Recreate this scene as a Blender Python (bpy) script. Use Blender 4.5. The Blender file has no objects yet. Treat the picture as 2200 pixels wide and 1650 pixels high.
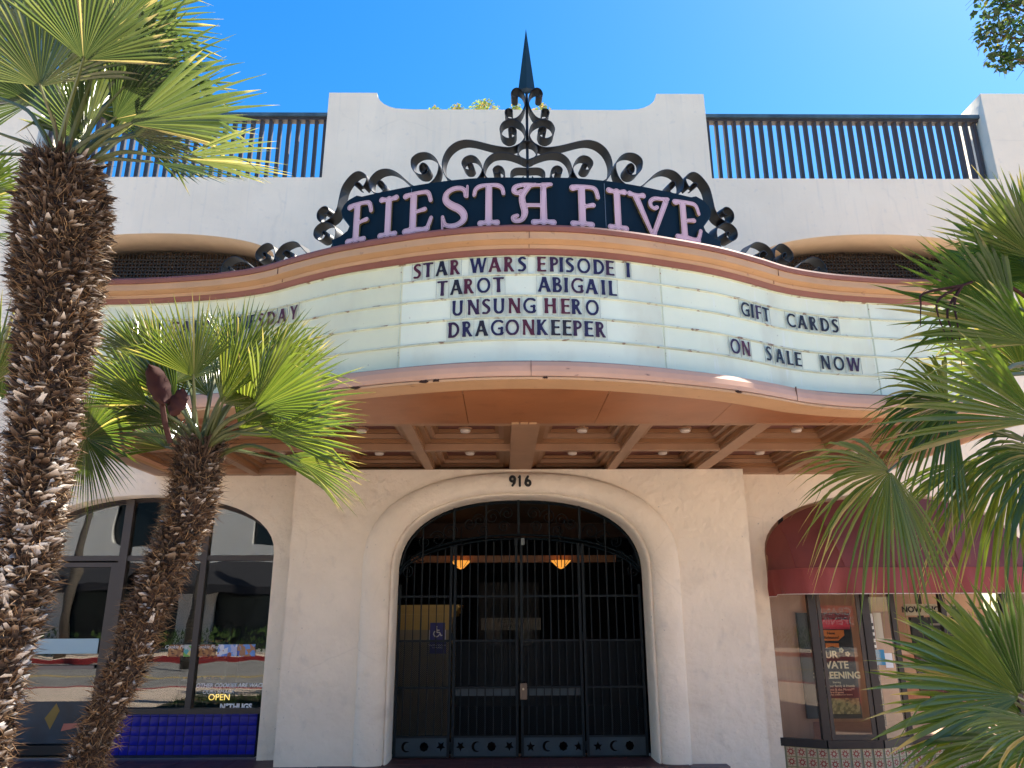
import bpy, bmesh, math, random
import numpy as np
from mathutils import Vector, Matrix
random.seed(7)
sc = bpy.context.scene
C = sc.collection
rad = math.radians
# ---------------------------------------------------------------- camera
cam = bpy.data.cameras.new('camera'); co = bpy.data.objects.new('camera', cam); C.objects.link(co)
PITCH, YAW, ROLL, FPX = math.atan(487 / 1610.), rad(.7), rad(.25), 1610.
fwd = Vector((math.sin(YAW) * math.cos(PITCH), math.cos(YAW) * math.cos(PITCH), math.sin(PITCH)))
rgt = Vector((math.cos(YAW), -math.sin(YAW), 0)); upv = rgt.cross(fwd)
r2 = rgt * math.cos(ROLL) - upv * math.sin(ROLL); u2 = upv * math.cos(ROLL) + rgt * math.sin(ROLL)
m = Matrix((r2, u2, -fwd)).transposed().to_4x4(); m.translation = Vector((0, 0, 1.6))
co.matrix_world = m
cam.sensor_fit = 'HORIZONTAL'; cam.sensor_width = 36; cam.lens = 36 * FPX / 2200.
cam.clip_start = .05; cam.clip_end = 2000
sc.camera = co
# ---------------------------------------------------------------- light
SUN = Vector((.60, .31, .93)).normalized()
w = bpy.data.worlds.new('World'); sc.world = w; w.use_nodes = True
nt = w.node_tree; bg = nt.nodes['Background']
sky = nt.nodes.new('ShaderNodeTexSky'); sky.sky_type = 'NISHITA'; sky.sun_disc = False
sky.sun_elevation = math.asin(SUN.z); sky.sun_rotation = math.atan2(SUN.x, SUN.y)
sky.altitude = 0; sky.air_density = 1.0; sky.dust_density = .35; sky.ozone_density = 3.0
hs_ = nt.nodes.new('ShaderNodeHueSaturation'); hs_.inputs['Saturation'].default_value = 1.39
nt.links.new(sky.outputs[0], hs_.inputs['Color']); nt.links.new(hs_.outputs[0], bg.inputs[0]); bg.inputs[1].default_value = .082
sl = bpy.data.lights.new('sun', 'SUN'); so = bpy.data.objects.new('sun', sl); C.objects.link(so)
sl.energy = 5.0; sl.angle = rad(.53); sl.color = (1, .915, .78)
so.rotation_euler = SUN.to_track_quat('Z', 'Y').to_euler(); so.location = SUN * 60
sc.view_settings.view_transform = 'Standard'; sc.view_settings.look = 'None'
sc.view_settings.exposure = 1.88; sc.view_settings.gamma = 1
sc.view_settings.use_curve_mapping = False
sc.render.engine = 'CYCLES'
sc.cycles.max_bounces = 10; sc.cycles.diffuse_bounces = 5; sc.cycles.transparent_max_bounces = 24
sc.cycles.transmission_bounces = 6; sc.cycles.use_denoising = True

# ---------------------------------------------------------------- materials
MATS = {}
def mat(name, col, rough=.6, metal=0, var=.0, vscale=3., bump=0., bscale=40., spec=.5, col2=None, coord='Object',
        stretch=(1, 1, 1), bdist=.01, coat=0, detail=5):
    if name in MATS: return MATS[name]
    M = bpy.data.materials.new(name); M.use_nodes = True; MATS[name] = M
    n, l = M.node_tree.nodes, M.node_tree.links
    b = n['Principled BSDF']
    b.inputs['Base Color'].default_value = (*col, 1); b.inputs['Roughness'].default_value = rough
    b.inputs['Metallic'].default_value = metal; b.inputs['Specular IOR Level'].default_value = spec
    if coat: b.inputs['Coat Weight'].default_value = coat; b.inputs['Coat Roughness'].default_value = .05
    if var or bump or col2:
        tc = n.new('ShaderNodeTexCoord'); mp = n.new('ShaderNodeMapping'); mp.inputs['Scale'].default_value = stretch
        l.new(tc.outputs[coord], mp.inputs[0])
    if var or col2:
        nz = n.new('ShaderNodeTexNoise'); nz.inputs['Scale'].default_value = vscale; nz.inputs['Detail'].default_value = detail
        nz.inputs['Roughness'].default_value = .6
        l.new(mp.outputs[0], nz.inputs[0])
        rp = n.new('ShaderNodeValToRGB')
        rp.color_ramp.elements[0].position = .33; rp.color_ramp.elements[1].position = .68
        c2 = col2 or tuple(c * (1 - var) for c in col)
        rp.color_ramp.elements[0].color = (*c2, 1)
        rp.color_ramp.elements[1].color = (*[min(1, c * (1 + var * .5)) for c in col], 1)
        l.new(nz.outputs[0], rp.inputs[0]); l.new(rp.outputs[0], b.inputs['Base Color'])
    if bump:
        nb = n.new('ShaderNodeTexNoise'); nb.inputs['Scale'].default_value = bscale; nb.inputs['Detail'].default_value = 4
        l.new(mp.outputs[0], nb.inputs[0])
        bp = n.new('ShaderNodeBump'); bp.inputs['Strength'].default_value = bump; bp.inputs['Distance'].default_value = bdist
        l.new(nb.outputs[0], bp.inputs['Height']); l.new(bp.outputs[0], b.inputs['Normal'])
    return M
def overlay(M, col, scale, lo, hi, stretch=(1, 1, 1), amt=1., w4=0., detail=6):
    """mix a stain colour over a material's base colour where a noise is high"""
    n, l = M.node_tree.nodes, M.node_tree.links; b = n['Principled BSDF']
    src = b.inputs['Base Color'].links[0].from_socket if b.inputs['Base Color'].links else None
    tc = n.new('ShaderNodeTexCoord'); mp = n.new('ShaderNodeMapping'); mp.inputs['Scale'].default_value = stretch
    mp.inputs['Location'].default_value = (w4, w4 * .7, w4 * 1.3)
    nz = n.new('ShaderNodeTexNoise'); nz.inputs['Scale'].default_value = scale; nz.inputs['Detail'].default_value = detail
    rp = n.new('ShaderNodeMapRange'); rp.inputs[1].default_value = lo; rp.inputs[2].default_value = hi
    rp.inputs[3].default_value = 0; rp.inputs[4].default_value = amt
    mx = n.new('ShaderNodeMix'); mx.data_type = 'RGBA'
    l.new(tc.outputs['Object'], mp.inputs[0]); l.new(mp.outputs[0], nz.inputs[0]); l.new(nz.outputs[0], rp.inputs[0])
    l.new(rp.outputs[0], mx.inputs[0])
    if src: l.new(src, mx.inputs[6])
    else: mx.inputs[6].default_value = b.inputs['Base Color'].default_value
    mx.inputs[7].default_value = (*col, 1)
    l.new(mx.outputs[2], b.inputs['Base Color'])
    return M
def glass_mat(name, tint=(.75, .8, .8), base=.1, rough=0., ripple=0.):
    M = bpy.data.materials.new(name); M.use_nodes = True; n, l = M.node_tree.nodes, M.node_tree.links
    n.remove(n['Principled BSDF']); out = n['Material Output']
    tr = n.new('ShaderNodeBsdfTransparent'); tr.inputs[0].default_value = (*tint, 1)
    gl = n.new('ShaderNodeBsdfGlossy'); gl.inputs['Roughness'].default_value = rough
    lw = n.new('ShaderNodeLayerWeight'); fr = n.new('ShaderNodeMath'); fr.operation = 'POWER'; fr.inputs[1].default_value = 5
    l.new(lw.outputs['Facing'], fr.inputs[0])
    mx2 = n.new('ShaderNodeMapRange'); mx2.inputs[3].default_value = base; mx2.inputs[4].default_value = 1
    ms = n.new('ShaderNodeMixShader')
    l.new(fr.outputs[0], mx2.inputs[0]); l.new(mx2.outputs[0], ms.inputs[0])
    l.new(tr.outputs[0], ms.inputs[1]); l.new(gl.outputs[0], ms.inputs[2]); l.new(ms.outputs[0], out.inputs[0])
    if ripple:
        tc = n.new('ShaderNodeTexCoord'); nz = n.new('ShaderNodeTexNoise'); nz.inputs['Scale'].default_value = 1.6
        nz.inputs['Detail'].default_value = 1
        bp = n.new('ShaderNodeBump'); bp.inputs['Strength'].default_value = ripple; bp.inputs['Distance'].default_value = .02
        l.new(tc.outputs['Object'], nz.inputs[0]); l.new(nz.outputs[0], bp.inputs['Height']); l.new(bp.outputs[0], gl.inputs['Normal'])
    return M
def emit_mat(name, col, s):
    M = bpy.data.materials.new(name); M.use_nodes = True; b = M.node_tree.nodes['Principled BSDF']
    b.inputs['Base Color'].default_value = (*col, 1); b.inputs['Emission Color'].default_value = (*col, 1)
    b.inputs['Emission Strength'].default_value = s
    return M
def leaf_mat(name, cols, trans, tf=.45, rough=.35, attr=True):
    M = bpy.data.materials.new(name); M.use_nodes = True; n, l = M.node_tree.nodes, M.node_tree.links
    out = n['Material Output']; b = n['Principled BSDF']; b.inputs['Roughness'].default_value = rough
    b.inputs['Specular IOR Level'].default_value = .9
    at = n.new('ShaderNodeAttribute'); at.attribute_name = 'tint'
    rp = n.new('ShaderNodeValToRGB'); e = rp.color_ramp.elements
    e[0].color = (*cols[0], 1); e[1].color = (*cols[-1], 1)
    for i, c in enumerate(cols[1:-1]):
        q = e.new((i + 1) / (len(cols) - 1)); q.color = (*c, 1)
    l.new(at.outputs['Fac'], rp.inputs[0]); l.new(rp.outputs[0], b.inputs['Base Color'])
    tr = n.new('ShaderNodeBsdfTranslucent')
    mx = n.new('ShaderNodeMix'); mx.data_type = 'RGBA'; mx.blend_type = 'MULTIPLY'; mx.inputs[0].default_value = 1
    l.new(rp.outputs[0], mx.inputs[6]); mx.inputs[7].default_value = (*trans, 1)
    l.new(mx.outputs[2], tr.inputs[0])
    ms = n.new('ShaderNodeMixShader'); ms.inputs[0].default_value = tf
    l.new(b.outputs[0], ms.inputs[1]); l.new(tr.outputs[0], ms.inputs[2]); l.new(ms.outputs[0], out.inputs[0])
    return M
def tint_mat(name, cols, rough=.8, pos=None):
    M = bpy.data.materials.new(name); M.use_nodes = True; n, l = M.node_tree.nodes, M.node_tree.links
    b = n['Principled BSDF']; b.inputs['Roughness'].default_value = rough; b.inputs['Specular IOR Level'].default_value = .3
    at = n.new('ShaderNodeAttribute'); at.attribute_name = 'tint'
    rp = n.new('ShaderNodeValToRGB'); e = rp.color_ramp.elements
    e[0].color = (*cols[0], 1); e[1].color = (*cols[-1], 1)
    for i, c in enumerate(cols[1:-1]):
        q = e.new((i + 1) / (len(cols) - 1)); q.color = (*c, 1)
    l.new(at.outputs['Fac'], rp.inputs[0]); l.new(rp.outputs[0], b.inputs['Base Color'])
    return M

STUCCO = mat('stucco_upper', (.80, .71, .57), .85, var=.06, vscale=1.2, bump=.35, bscale=7, bdist=.02)
overlay(STUCCO, (.50, .50, .48), 3.0, .55, .78, stretch=(6, 1, .35), amt=.28)
overlay(STUCCO, (.58, .55, .50), 9.0, .62, .72, stretch=(1, 1, 1), amt=.35, w4=3)
STUCCO_L = mat('stucco_lower', (.85, .745, .60), .85, var=.07, vscale=2, bump=.8, bscale=9, bdist=.03)
overlay(STUCCO_L, (.50, .45, .40), 5.0, .62, .80, stretch=(1, 1, .8), amt=.4, w4=1)
overlay(STUCCO_L, (.30, .27, .25), 26, .69, .74, amt=.5, w4=7)
def cracks(M, col, scale, width, amt, w4):
    n, l = M.node_tree.nodes, M.node_tree.links; b = n['Principled BSDF']; src = b.inputs['Base Color'].links[0].from_socket
    tc = n.new('ShaderNodeTexCoord'); mp = n.new('ShaderNodeMapping'); mp.inputs['Location'].default_value = (w4, w4, w4)
    nz = n.new('ShaderNodeTexNoise'); nz.inputs['Scale'].default_value = 3; nz.inputs['Detail'].default_value = 5
    ad = n.new('ShaderNodeMix'); ad.data_type = 'RGBA'; ad.inputs[0].default_value = .12
    vo = n.new('ShaderNodeTexVoronoi'); vo.feature = 'DISTANCE_TO_EDGE'; vo.inputs['Scale'].default_value = scale
    m1 = n.new('ShaderNodeMapRange'); m1.inputs[1].default_value = 0; m1.inputs[2].default_value = width; m1.inputs[3].default_value = amt; m1.inputs[4].default_value = 0
    n2 = n.new('ShaderNodeTexNoise'); n2.inputs['Scale'].default_value = 1.1; m2 = n.new('ShaderNodeMapRange'); m2.inputs[1].default_value = .52; m2.inputs[2].default_value = .62
    mu = n.new('ShaderNodeMath'); mu.operation = 'MULTIPLY'; mx = n.new('ShaderNodeMix'); mx.data_type = 'RGBA'
    l.new(tc.outputs['Object'], mp.inputs[0]); l.new(mp.outputs[0], nz.inputs[0]); l.new(mp.outputs[0], ad.inputs[6]); l.new(nz.outputs['Color'], ad.inputs[7])
    l.new(ad.outputs[2], vo.inputs[0]); l.new(vo.outputs['Distance'], m1.inputs[0]); l.new(mp.outputs[0], n2.inputs[0]); l.new(n2.outputs[0], m2.inputs[0])
    l.new(m1.outputs[0], mu.inputs[0]); l.new(m2.outputs[0], mu.inputs[1]); l.new(mu.outputs[0], mx.inputs[0]); l.new(src, mx.inputs[6]); mx.inputs[7].default_value = (*col, 1)
    l.new(mx.outputs[2], b.inputs['Base Color'])
cracks(STUCCO, (.42, .40, .36), .7, .010, .14, 3); cracks(STUCCO_L, (.45, .38, .31), .8, .008, .16, 14)
overlay(STUCCO_L, (.42, .33, .25), 1.4, .60, .72, stretch=(1, 1, 1.6), amt=.28, w4=21)
overlay(STUCCO, (.44, .44, .42), 1.6, .58, .75, stretch=(2.5, 1, .5), amt=.16, w4=31)
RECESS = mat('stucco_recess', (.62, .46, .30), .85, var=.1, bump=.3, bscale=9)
TAN = mat('marquee_tan_paint', (.55, .335, .18), .5, var=.1, vscale=2.5, bump=.1, bscale=20)
overlay(TAN, (.25, .14, .08), 14, .66, .74, amt=.6, w4=2)
REDBR = mat('marquee_red_brown_paint', (.235, .085, .065), .5, var=.15, vscale=4)
PINKTAN = mat('fascia_pink_paint', (.64, .37, .235), .38, var=.08, vscale=3, bump=.12, bscale=3, bdist=.02)
overlay(PINKTAN, (.16, .07, .04), 9, .68, .75, stretch=(1, 1, 3), amt=.75, w4=4)
SOFFIT = mat('soffit_orange_brown_paint', (.33, .125, .048), .38, var=.16, vscale=1.6, bump=.25, bscale=2.5, bdist=.02)
overlay(SOFFIT, (.37, .16, .07), 1.3, .5, .7, stretch=(1, 2, 1), amt=.5, w4=15)
overlay(SOFFIT, (.12, .05, .03), 30, .68, .74, amt=.6, w4=25)
overlay(SOFFIT, (.24, .08, .03), 5, .60, .74, amt=.75, w4=5, detail=9)
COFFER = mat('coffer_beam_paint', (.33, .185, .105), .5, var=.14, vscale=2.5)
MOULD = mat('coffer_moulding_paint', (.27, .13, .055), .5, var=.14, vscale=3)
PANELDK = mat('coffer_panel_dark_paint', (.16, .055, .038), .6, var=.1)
FACE = mat('marquee_face_plastic', (.80, .84, .63), .28, var=.04, vscale=1.1, col2=(.70, .78, .62), spec=.4)
overlay(FACE, (.52, .50, .36), 2.2, .50, .80, stretch=(1, 1, .5), amt=.6, w4=8)
overlay(FACE, (.30, .27, .22), 34, .70, .76, stretch=(1, 1, 1), amt=.5, w4=2)
overlay(FACE, (.80, .85, .80), 3, .60, .70, stretch=(9, 9, .8), amt=.35, w4=11)
FACES = [FACE]
for k_, (q0, q1) in enumerate((((.78, .80, .56), (.70, .74, .54)), ((.80, .86, .68), (.72, .80, .66)))):
    F_ = mat('marquee_face_plastic_aged' if k_ == 0 else 'marquee_face_plastic_new', q0, .28, var=.04, vscale=1.1, col2=q1, spec=.4)
    overlay(F_, (.50, .47, .32), 2.0, .50, .80, stretch=(1, 1, .5), amt=.65, w4=3 + k_ * 7); overlay(F_, (.30, .27, .22), 34, .70, .76, amt=.5, w4=k_ + 5); FACES.append(F_)
TRACK = mat('letter_track', (.66, .72, .55), .35, var=.15, vscale=6)
overlay(TRACK, (.20, .09, .04), 22, .60, .68, stretch=(.5, .5, 1), amt=.85, w4=6)
NAVY = mat('sign_board_navy', (.0012, .010, .020), .5, spec=.2, var=.3, vscale=2.5, stretch=(3, 1, .4))
NAVYEDGE = mat('sign_board_edge', (.018, .045, .065), .45, var=.4, vscale=12)
PINK = mat('sign_letter_pink', (.60, .43, .50), .42, var=.06, vscale=2.2, col2=(.62, .41, .43))
overlay(PINK, (.30, .18, .18), 18, .66, .74, amt=.5, w4=9)
YELLEDGE = mat('sign_letter_side', (.17, .13, .05), .5, var=.5, vscale=20)
IRON = mat('wrought_iron', (.006, .007, .008), .38, metal=.0, var=.5, vscale=6, col2=(.012, .009, .007), spec=.5)
SPEAR = mat('spear_green_black', (.008, .022, .028), .4)
GATEM = mat('gate_teal_black', (.0025, .008, .012), .6, var=.3, vscale=5, spec=.25)
KICK = mat('gate_kick_plate', (.008, .030, .046), .5, var=.3, vscale=3)
RAILW = mat('rail_slat_wood', (.020, .030, .042), .6, var=.6, vscale=5, stretch=(8, 8, .7), col2=(.040, .018, .012))
RAILT = mat('rail_blue_grey', (.05, .09, .12), .5, var=.4, vscale=5)
FRAME = mat('window_frame_bronze', (.045, .035, .030), .45)
DARKF = mat('bay_frame_dark', (.012, .010, .012), .4)
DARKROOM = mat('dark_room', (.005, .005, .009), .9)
BLACK = mat('black_paint', (.004, .004, .005), .5)
WHITEL = mat('white_lamp_disc', (.55, .47, .40), .4)
BLUET = mat('blue_glazed_tile', (.003, .008, .27), .28, var=.35, vscale=9, bump=.35, bscale=6, bdist=.02, spec=.35)
GROUT = mat('grout_dark', (.004, .004, .03), .8)
PAVER = mat('red_paver', (.085, .032, .036), .55, var=.35, vscale=6, bump=.2, bscale=30)
PAVGR = mat('paver_joint', (.17, .13, .13), .8)
AWN = mat('awning_maroon_canvas', (.19, .045, .038), .75, var=.25, vscale=1.3, bump=.2, bscale=4, bdist=.02)
AWNV = mat('awning_valance_red', (.22, .036, .032), .7, var=.2, vscale=2.5, bump=.5, bscale=5, bdist=.03, stretch=(1, 1, .3))
PIPING = mat('white_piping', (.6, .55, .5), .6)
BAYWALL = mat('bay_inner_plaster', (.42, .25, .17), .7, var=.14, vscale=2, stretch=(6, 6, .5))
BOOTHY = mat('booth_yellow_paint', (.50, .33, .09), .6, var=.1)
CREAM = mat('cream_wall', (.42, .36, .24), .7)
AMBERW = mat('amber_wood', (.30, .13, .05), .5)
ADA = mat('access_sign_blue', (.008, .012, .20), .4)
SIGNW = mat('sign_white', (.75, .75, .75), .5)
GLASS = glass_mat('shop_glass', (.86, .90, .90), .085, ripple=.12)
GLASS2 = glass_mat('bay_glass', (.95, .95, .93), .03)
TILEACR = glass_mat('letter_tile_acrylic', (.99, .99, .985), .03, .15)

# ---------------------------------------------------------------- helpers
def mesh_data(name, vs, fs, mats=None, smooth=False, tint=None, mi=None):
    me = bpy.data.meshes.new(name); me.from_pydata([tuple(v) for v in vs], [], fs)
    for mm in (mats if isinstance(mats, (list, tuple)) else [mats] if mats else []): me.materials.append(mm)
    if smooth: me.polygons.foreach_set('use_smooth', [True] * len(me.polygons))
    if mi is not None: me.polygons.foreach_set('material_index', mi)
    if tint is not None:
        a = me.attributes.new('tint', 'FLOAT', 'POINT'); a.data.foreach_set('value', tint)
    me.update()
    return me
def link(name, me, parent=None, loc=None, kind=None):
    o = bpy.data.objects.new(name, me); C.objects.link(o)
    if parent is not None: o.parent = parent
    if loc is not None: o.location = loc
    if kind: o['kind'] = kind
    return o
def thing(name, label, cat, loc=(0, 0, 0), group=None):
    o = bpy.data.objects.new(name, None); C.objects.link(o); o.location = loc
    o['label'] = label; o['category'] = cat
    if group: o['group'] = group
    return o
class MB:
    def __init__(s): s.v = []; s.f = []; s.t = []; s.m = []
    def add(s, vs, fs, t=0., m=0):
        k = len(s.v); s.v += [tuple(v) for v in vs]; s.f += [tuple(i + k for i in f) for f in fs]
        s.t += [t] * len(vs) if not isinstance(t, (list, tuple)) else list(t); s.m += [m] * len(fs); return s
    def box(s, x0, x1, y0, y1, z0, z1, t=0., m=0):
        return s.add([(x0, y0, z0), (x1, y0, z0), (x1, y1, z0), (x0, y1, z0), (x0, y0, z1), (x1, y0, z1), (x1, y1, z1), (x0, y1, z1)],
                     [(0, 3, 2, 1), (4, 5, 6, 7), (0, 1, 5, 4), (1, 2, 6, 5), (2, 3, 7, 6), (3, 0, 4, 7)], t, m)
    def tube(s, pts, r, n=6, t=0., closed=False, m=0):
        pts = [Vector(p) for p in pts]; rs = r if isinstance(r, (list, tuple)) else [r] * len(pts)
        vs = []; N = len(pts)
        prev = None
        for i, p in enumerate(pts):
            a = pts[(i - 1) % N] if (i or closed) else p; b = pts[(i + 1) % N] if (i < N - 1 or closed) else p
            d = (b - a).normalized()
            if prev is None:
                u = d.cross(Vector((0, 0, 1)))
                if u.length < .05: u = d.cross(Vector((0, 1, 0)))
            else: u = prev - d * prev.dot(d)
            u.normalize(); prev = u.copy(); v = d.cross(u)
            for k in range(n):
                an = 2 * math.pi * k / n
                vs.append(p + (u * math.cos(an) + v * math.sin(an)) * rs[i])
        fs = []
        for i in range(N if closed else N - 1):
            j = (i + 1) % N
            for k in range(n):
                fs.append((i * n + k, i * n + (k + 1) % n, j * n + (k + 1) % n, j * n + k))
        if not closed: fs += [tuple(range(n))[::-1], tuple((N - 1) * n + k for k in range(n))]
        return s.add(vs, fs, t, m)
    def mesh(s, name, mats, smooth=False, tint=False):
        return mesh_data(name, s.v, s.f, mats, smooth, s.t if tint else None, s.m if isinstance(mats, (list, tuple)) else None)
    def obj(s, name, mats, parent=None, smooth=False, tint=False, kind=None, loc=None):
        return link(name, s.mesh(name, mats, smooth, tint), parent, loc, kind)
def box(name, x0, x1, y0, y1, z0, z1, M, parent=None): return MB().box(x0, x1, y0, y1, z0, z1).obj(name, M, parent)
def plate(name, outline, holes, y0, y1, M, parent=None, bevel=0):
    """a wall cut from an outline in X-Z with holes, y0 (front) to y1"""
    cu = bpy.data.curves.new('tmp', 'CURVE'); cu.dimensions = '2D'; cu.fill_mode = 'BOTH'; cu.extrude = abs(y1 - y0) / 2
    for loop in [outline] + holes:
        sp = cu.splines.new('POLY'); sp.points.add(len(loop) - 1); sp.use_cyclic_u = True
        for p, (x, z) in zip(sp.points, loop): p.co = (x, z, 0, 1)
    o = bpy.data.objects.new('tmp', cu)
    me = bpy.data.meshes.new_from_object(o); bpy.data.objects.remove(o); bpy.data.curves.remove(cu)
    ym = (y0 + y1) / 2
    for v in me.vertices: v.co = (v.co.x, ym - v.co.z, v.co.y)
    me.name = name; me.materials.clear(); me.materials.append(M); me.update()
    bm = bmesh.new(); bm.from_mesh(me); bmesh.ops.remove_doubles(bm, verts=bm.verts, dist=1e-5)
    bmesh.ops.recalc_face_normals(bm, faces=bm.faces); bm.to_mesh(me); bm.free()
    return link(name, me, parent)
def text_mesh(s, size, ext=.002, align='CENTER', shear=0, bold=0):
    cu = bpy.data.curves.new('tmp', 'FONT'); cu.body = s; cu.size = size; cu.extrude = ext; cu.align_x = align; cu.align_y = 'CENTER'
    cu.shear = shear; cu.offset = bold; cu.resolution_u = 3
    o = bpy.data.objects.new('tmp', cu); me = bpy.data.meshes.new_from_object(o); bpy.data.objects.remove(o); bpy.data.curves.remove(cu)
    for v in me.vertices: v.co = (v.co.x, -v.co.z, v.co.y)
    return me
def text(name, s, size, loc, M, parent=None, yaw=0, **k):
    me = text_mesh(s, size, **k); me.materials.clear(); me.materials.append(M)
    o = link(name, me, parent, loc); o.rotation_euler = (0, 0, yaw); return o
def smoothpath(pts, sub=5):
    P = [np.array(p, float) for p in pts]; P = [2 * P[0] - P[1]] + P + [2 * P[-1] - P[-2]]; out = []
    for i in range(1, len(P) - 2):
        for k in range(sub):
            t = k / sub; a, b, c_, d = P[i - 1], P[i], P[i + 1], P[i + 2]
            out.append(.5 * (2 * b + (c_ - a) * t + (2 * a - 5 * b + 4 * c_ - d) * t * t + (3 * b - a - 3 * c_ + d) * t ** 3))
    out.append(P[-2]); return [tuple(p) for p in out]

# ---------------------------------------------------------------- 2-D glyphs from strokes (signed distance + marching cells)
def arc(cx, cy, rx, ry, a0, a1, w0, w1=None, n=18):
    w1 = w0 if w1 is None else w1
    return [(cx + rx * math.cos(rad(a0 + (a1 - a0) * i / n)), cy + ry * math.sin(rad(a0 + (a1 - a0) * i / n)), w0 + (w1 - w0) * i / n) for i in range(n + 1)]
def glyph_mesh(name, strokes, W, H, depth, mats, cell=.03, clip=None, cuts=(), side=True, rim=0.):
    """strokes: polylines of (x, y, half width). Returns a mesh in the X-Z plane, front at y=0, back at y=depth; size in glyph units"""
    pad = .12
    nx, ny = int((W + 2 * pad) / cell) + 2, int((H + 2 * pad) / cell) + 2
    X, Y = np.meshgrid(-pad + np.arange(nx) * cell, -pad + np.arange(ny) * cell, indexing='ij')
    def dist(S):
        D = np.full(X.shape, 9.)
        for st in S:
            if len(st) == 1: st = st * 2
            for (x0, y0, w0), (x1, y1, w1) in zip(st[:-1], st[1:]):
                dx, dy = x1 - x0, y1 - y0; L = dx * dx + dy * dy
                t = np.clip(((X - x0) * dx + (Y - y0) * dy) / L, 0, 1) if L > 1e-12 else np.zeros(X.shape)
                D = np.minimum(D, np.hypot(X - x0 - dx * t, Y - y0 - dy * t) - (w0 + (w1 - w0) * t))
        return D
    D = dist(strokes)
    if clip: D = np.maximum(D, np.maximum(clip[0] - Y, Y - clip[1]))
    if cuts: D = np.maximum(D, -dist(cuts))
    D = np.where(np.abs(D) < 1e-6, 1e-6, D)
    vid = {}; vs = []; fs = []; mi = []; border = []
    def V(key, x, y):
        if key not in vid: vid[key] = len(vs); vs.append((x, y))
        return vid[key]
    for i in range(nx - 1):
        for j in range(ny - 1):
            c4 = [(i, j), (i + 1, j), (i + 1, j + 1), (i, j + 1)]; d4 = [D[c] for c in c4]
            if min(d4) > 0: continue
            poly = []; cr = []
            for k in range(4):
                a, b = c4[k], c4[(k + 1) % 4]; da, db = d4[k], d4[(k + 1) % 4]
                if da < 0: poly.append(V(a, X[a], Y[a]))
                if (da < 0) != (db < 0):
                    t = da / (da - db); e = (min(a, b), max(a, b))
                    q = V(e, X[a] + (X[b] - X[a]) * t, Y[a] + (Y[b] - Y[a]) * t); poly.append(q); cr.append((q, da < 0))
            if len(poly) > 2: fs.append(tuple(poly))
            if len(cr) == 2:
                a, b = (cr[0][0], cr[1][0]) if cr[0][1] else (cr[1][0], cr[0][0]); border.append((a, b))
            elif len(cr) == 4:
                for q in range(4):
                    if cr[q][1]: border.append((cr[q][0], cr[(q + 1) % 4][0]))
    n = len(vs)
    V3 = [(x, 0, y) for x, y in vs] + [(x, depth, y) for x, y in vs]
    F = list(fs); M = [0] * len(fs)
    if side:
        for a, b in border: F.append((a, a + n, b + n, b)); M.append(1)
    me = mesh_data(name, V3, F, mats, mi=M)
    return me
# ---------------------------------------------------------------- the setting: ground, road, opposite side of the street
def gz(x): return -.004 if x < 1.2 else -.004 - .06 * (x - 1.2)
ASPH = mat('asphalt', (.25, .235, .22), .85, var=.25, vscale=2, bump=.4, bscale=60)
WALK = mat('sidewalk_pink_concrete', (.66, .52, .41), .8, var=.1, vscale=1.5, bump=.2, bscale=40)
g = MB()
xs = [-60, -20, -10, -6, -3, 0, 1.2, 1.9, 3, 4, 5, 6, 7, 8, 60]
for a, b in zip(xs[:-1], xs[1:]):
    za, zb = max(gz(a), -.5) - .004, max(gz(b), -.5) - .004
    g.add([(a, 1.2, za), (b, 1.2, zb), (b, 9.7, zb), (a, 9.7, za)], [(0, 1, 2, 3)])
gr = g.obj('sidewalk', WALK, kind='structure')
far = MB().add([(-900, -900, -.62), (900, -900, -.62), (900, 900, -.62), (-900, 900, -.62)], [(0, 1, 2, 3)])
far.obj('ground', mat('ground_earth', (.12, .10, .08), .9), kind='structure')
MB().box(-60, 60, -9.5, 1.0, -.7, -.15).obj('road', ASPH, kind='structure')
lm = MB(); lm.box(-60, 60, -4.32, -4.22, -.15, -.146); lm.box(-60, 60, -4.05, -3.95, -.15, -.146)
lm.obj('road_marking', mat('marking_yellow', (.6, .4, .06), .7), kind='structure')
MB().box(-60, 60, -13, -9.7, -.7, -.02).obj('sidewalk', WALK, kind='structure')
REDK = mat('red_kerb_paint', (.35, .03, .03), .6)
MB().box(-60, 60, 1.0, 1.2, -.6, 0).obj('kerb', REDK, kind='structure')
MB().box(-60, 60, -9.7, -9.5, -.6, 0).obj('kerb', REDK, kind='structure')
# pavers of the sidewalk seen along the foot of the facade
pv = MB().box(-.146, .146, -.146, .146, 0, .008).mesh('paver', PAVER)
for i in range(-20, 13):
    for j in range(6):
        x = .15 + i * .3; y = 8.0 + j * .3
        if x > 1.2 or (j > 4): continue
        o = link('paver', pv, gr, (x, y, gz(x) + random.uniform(-.001, .002)))
MB().box(-6.3, 1.2, 7.8, 9.5, -.006, -.002).obj('paver_bed', PAVGR, gr)

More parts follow.
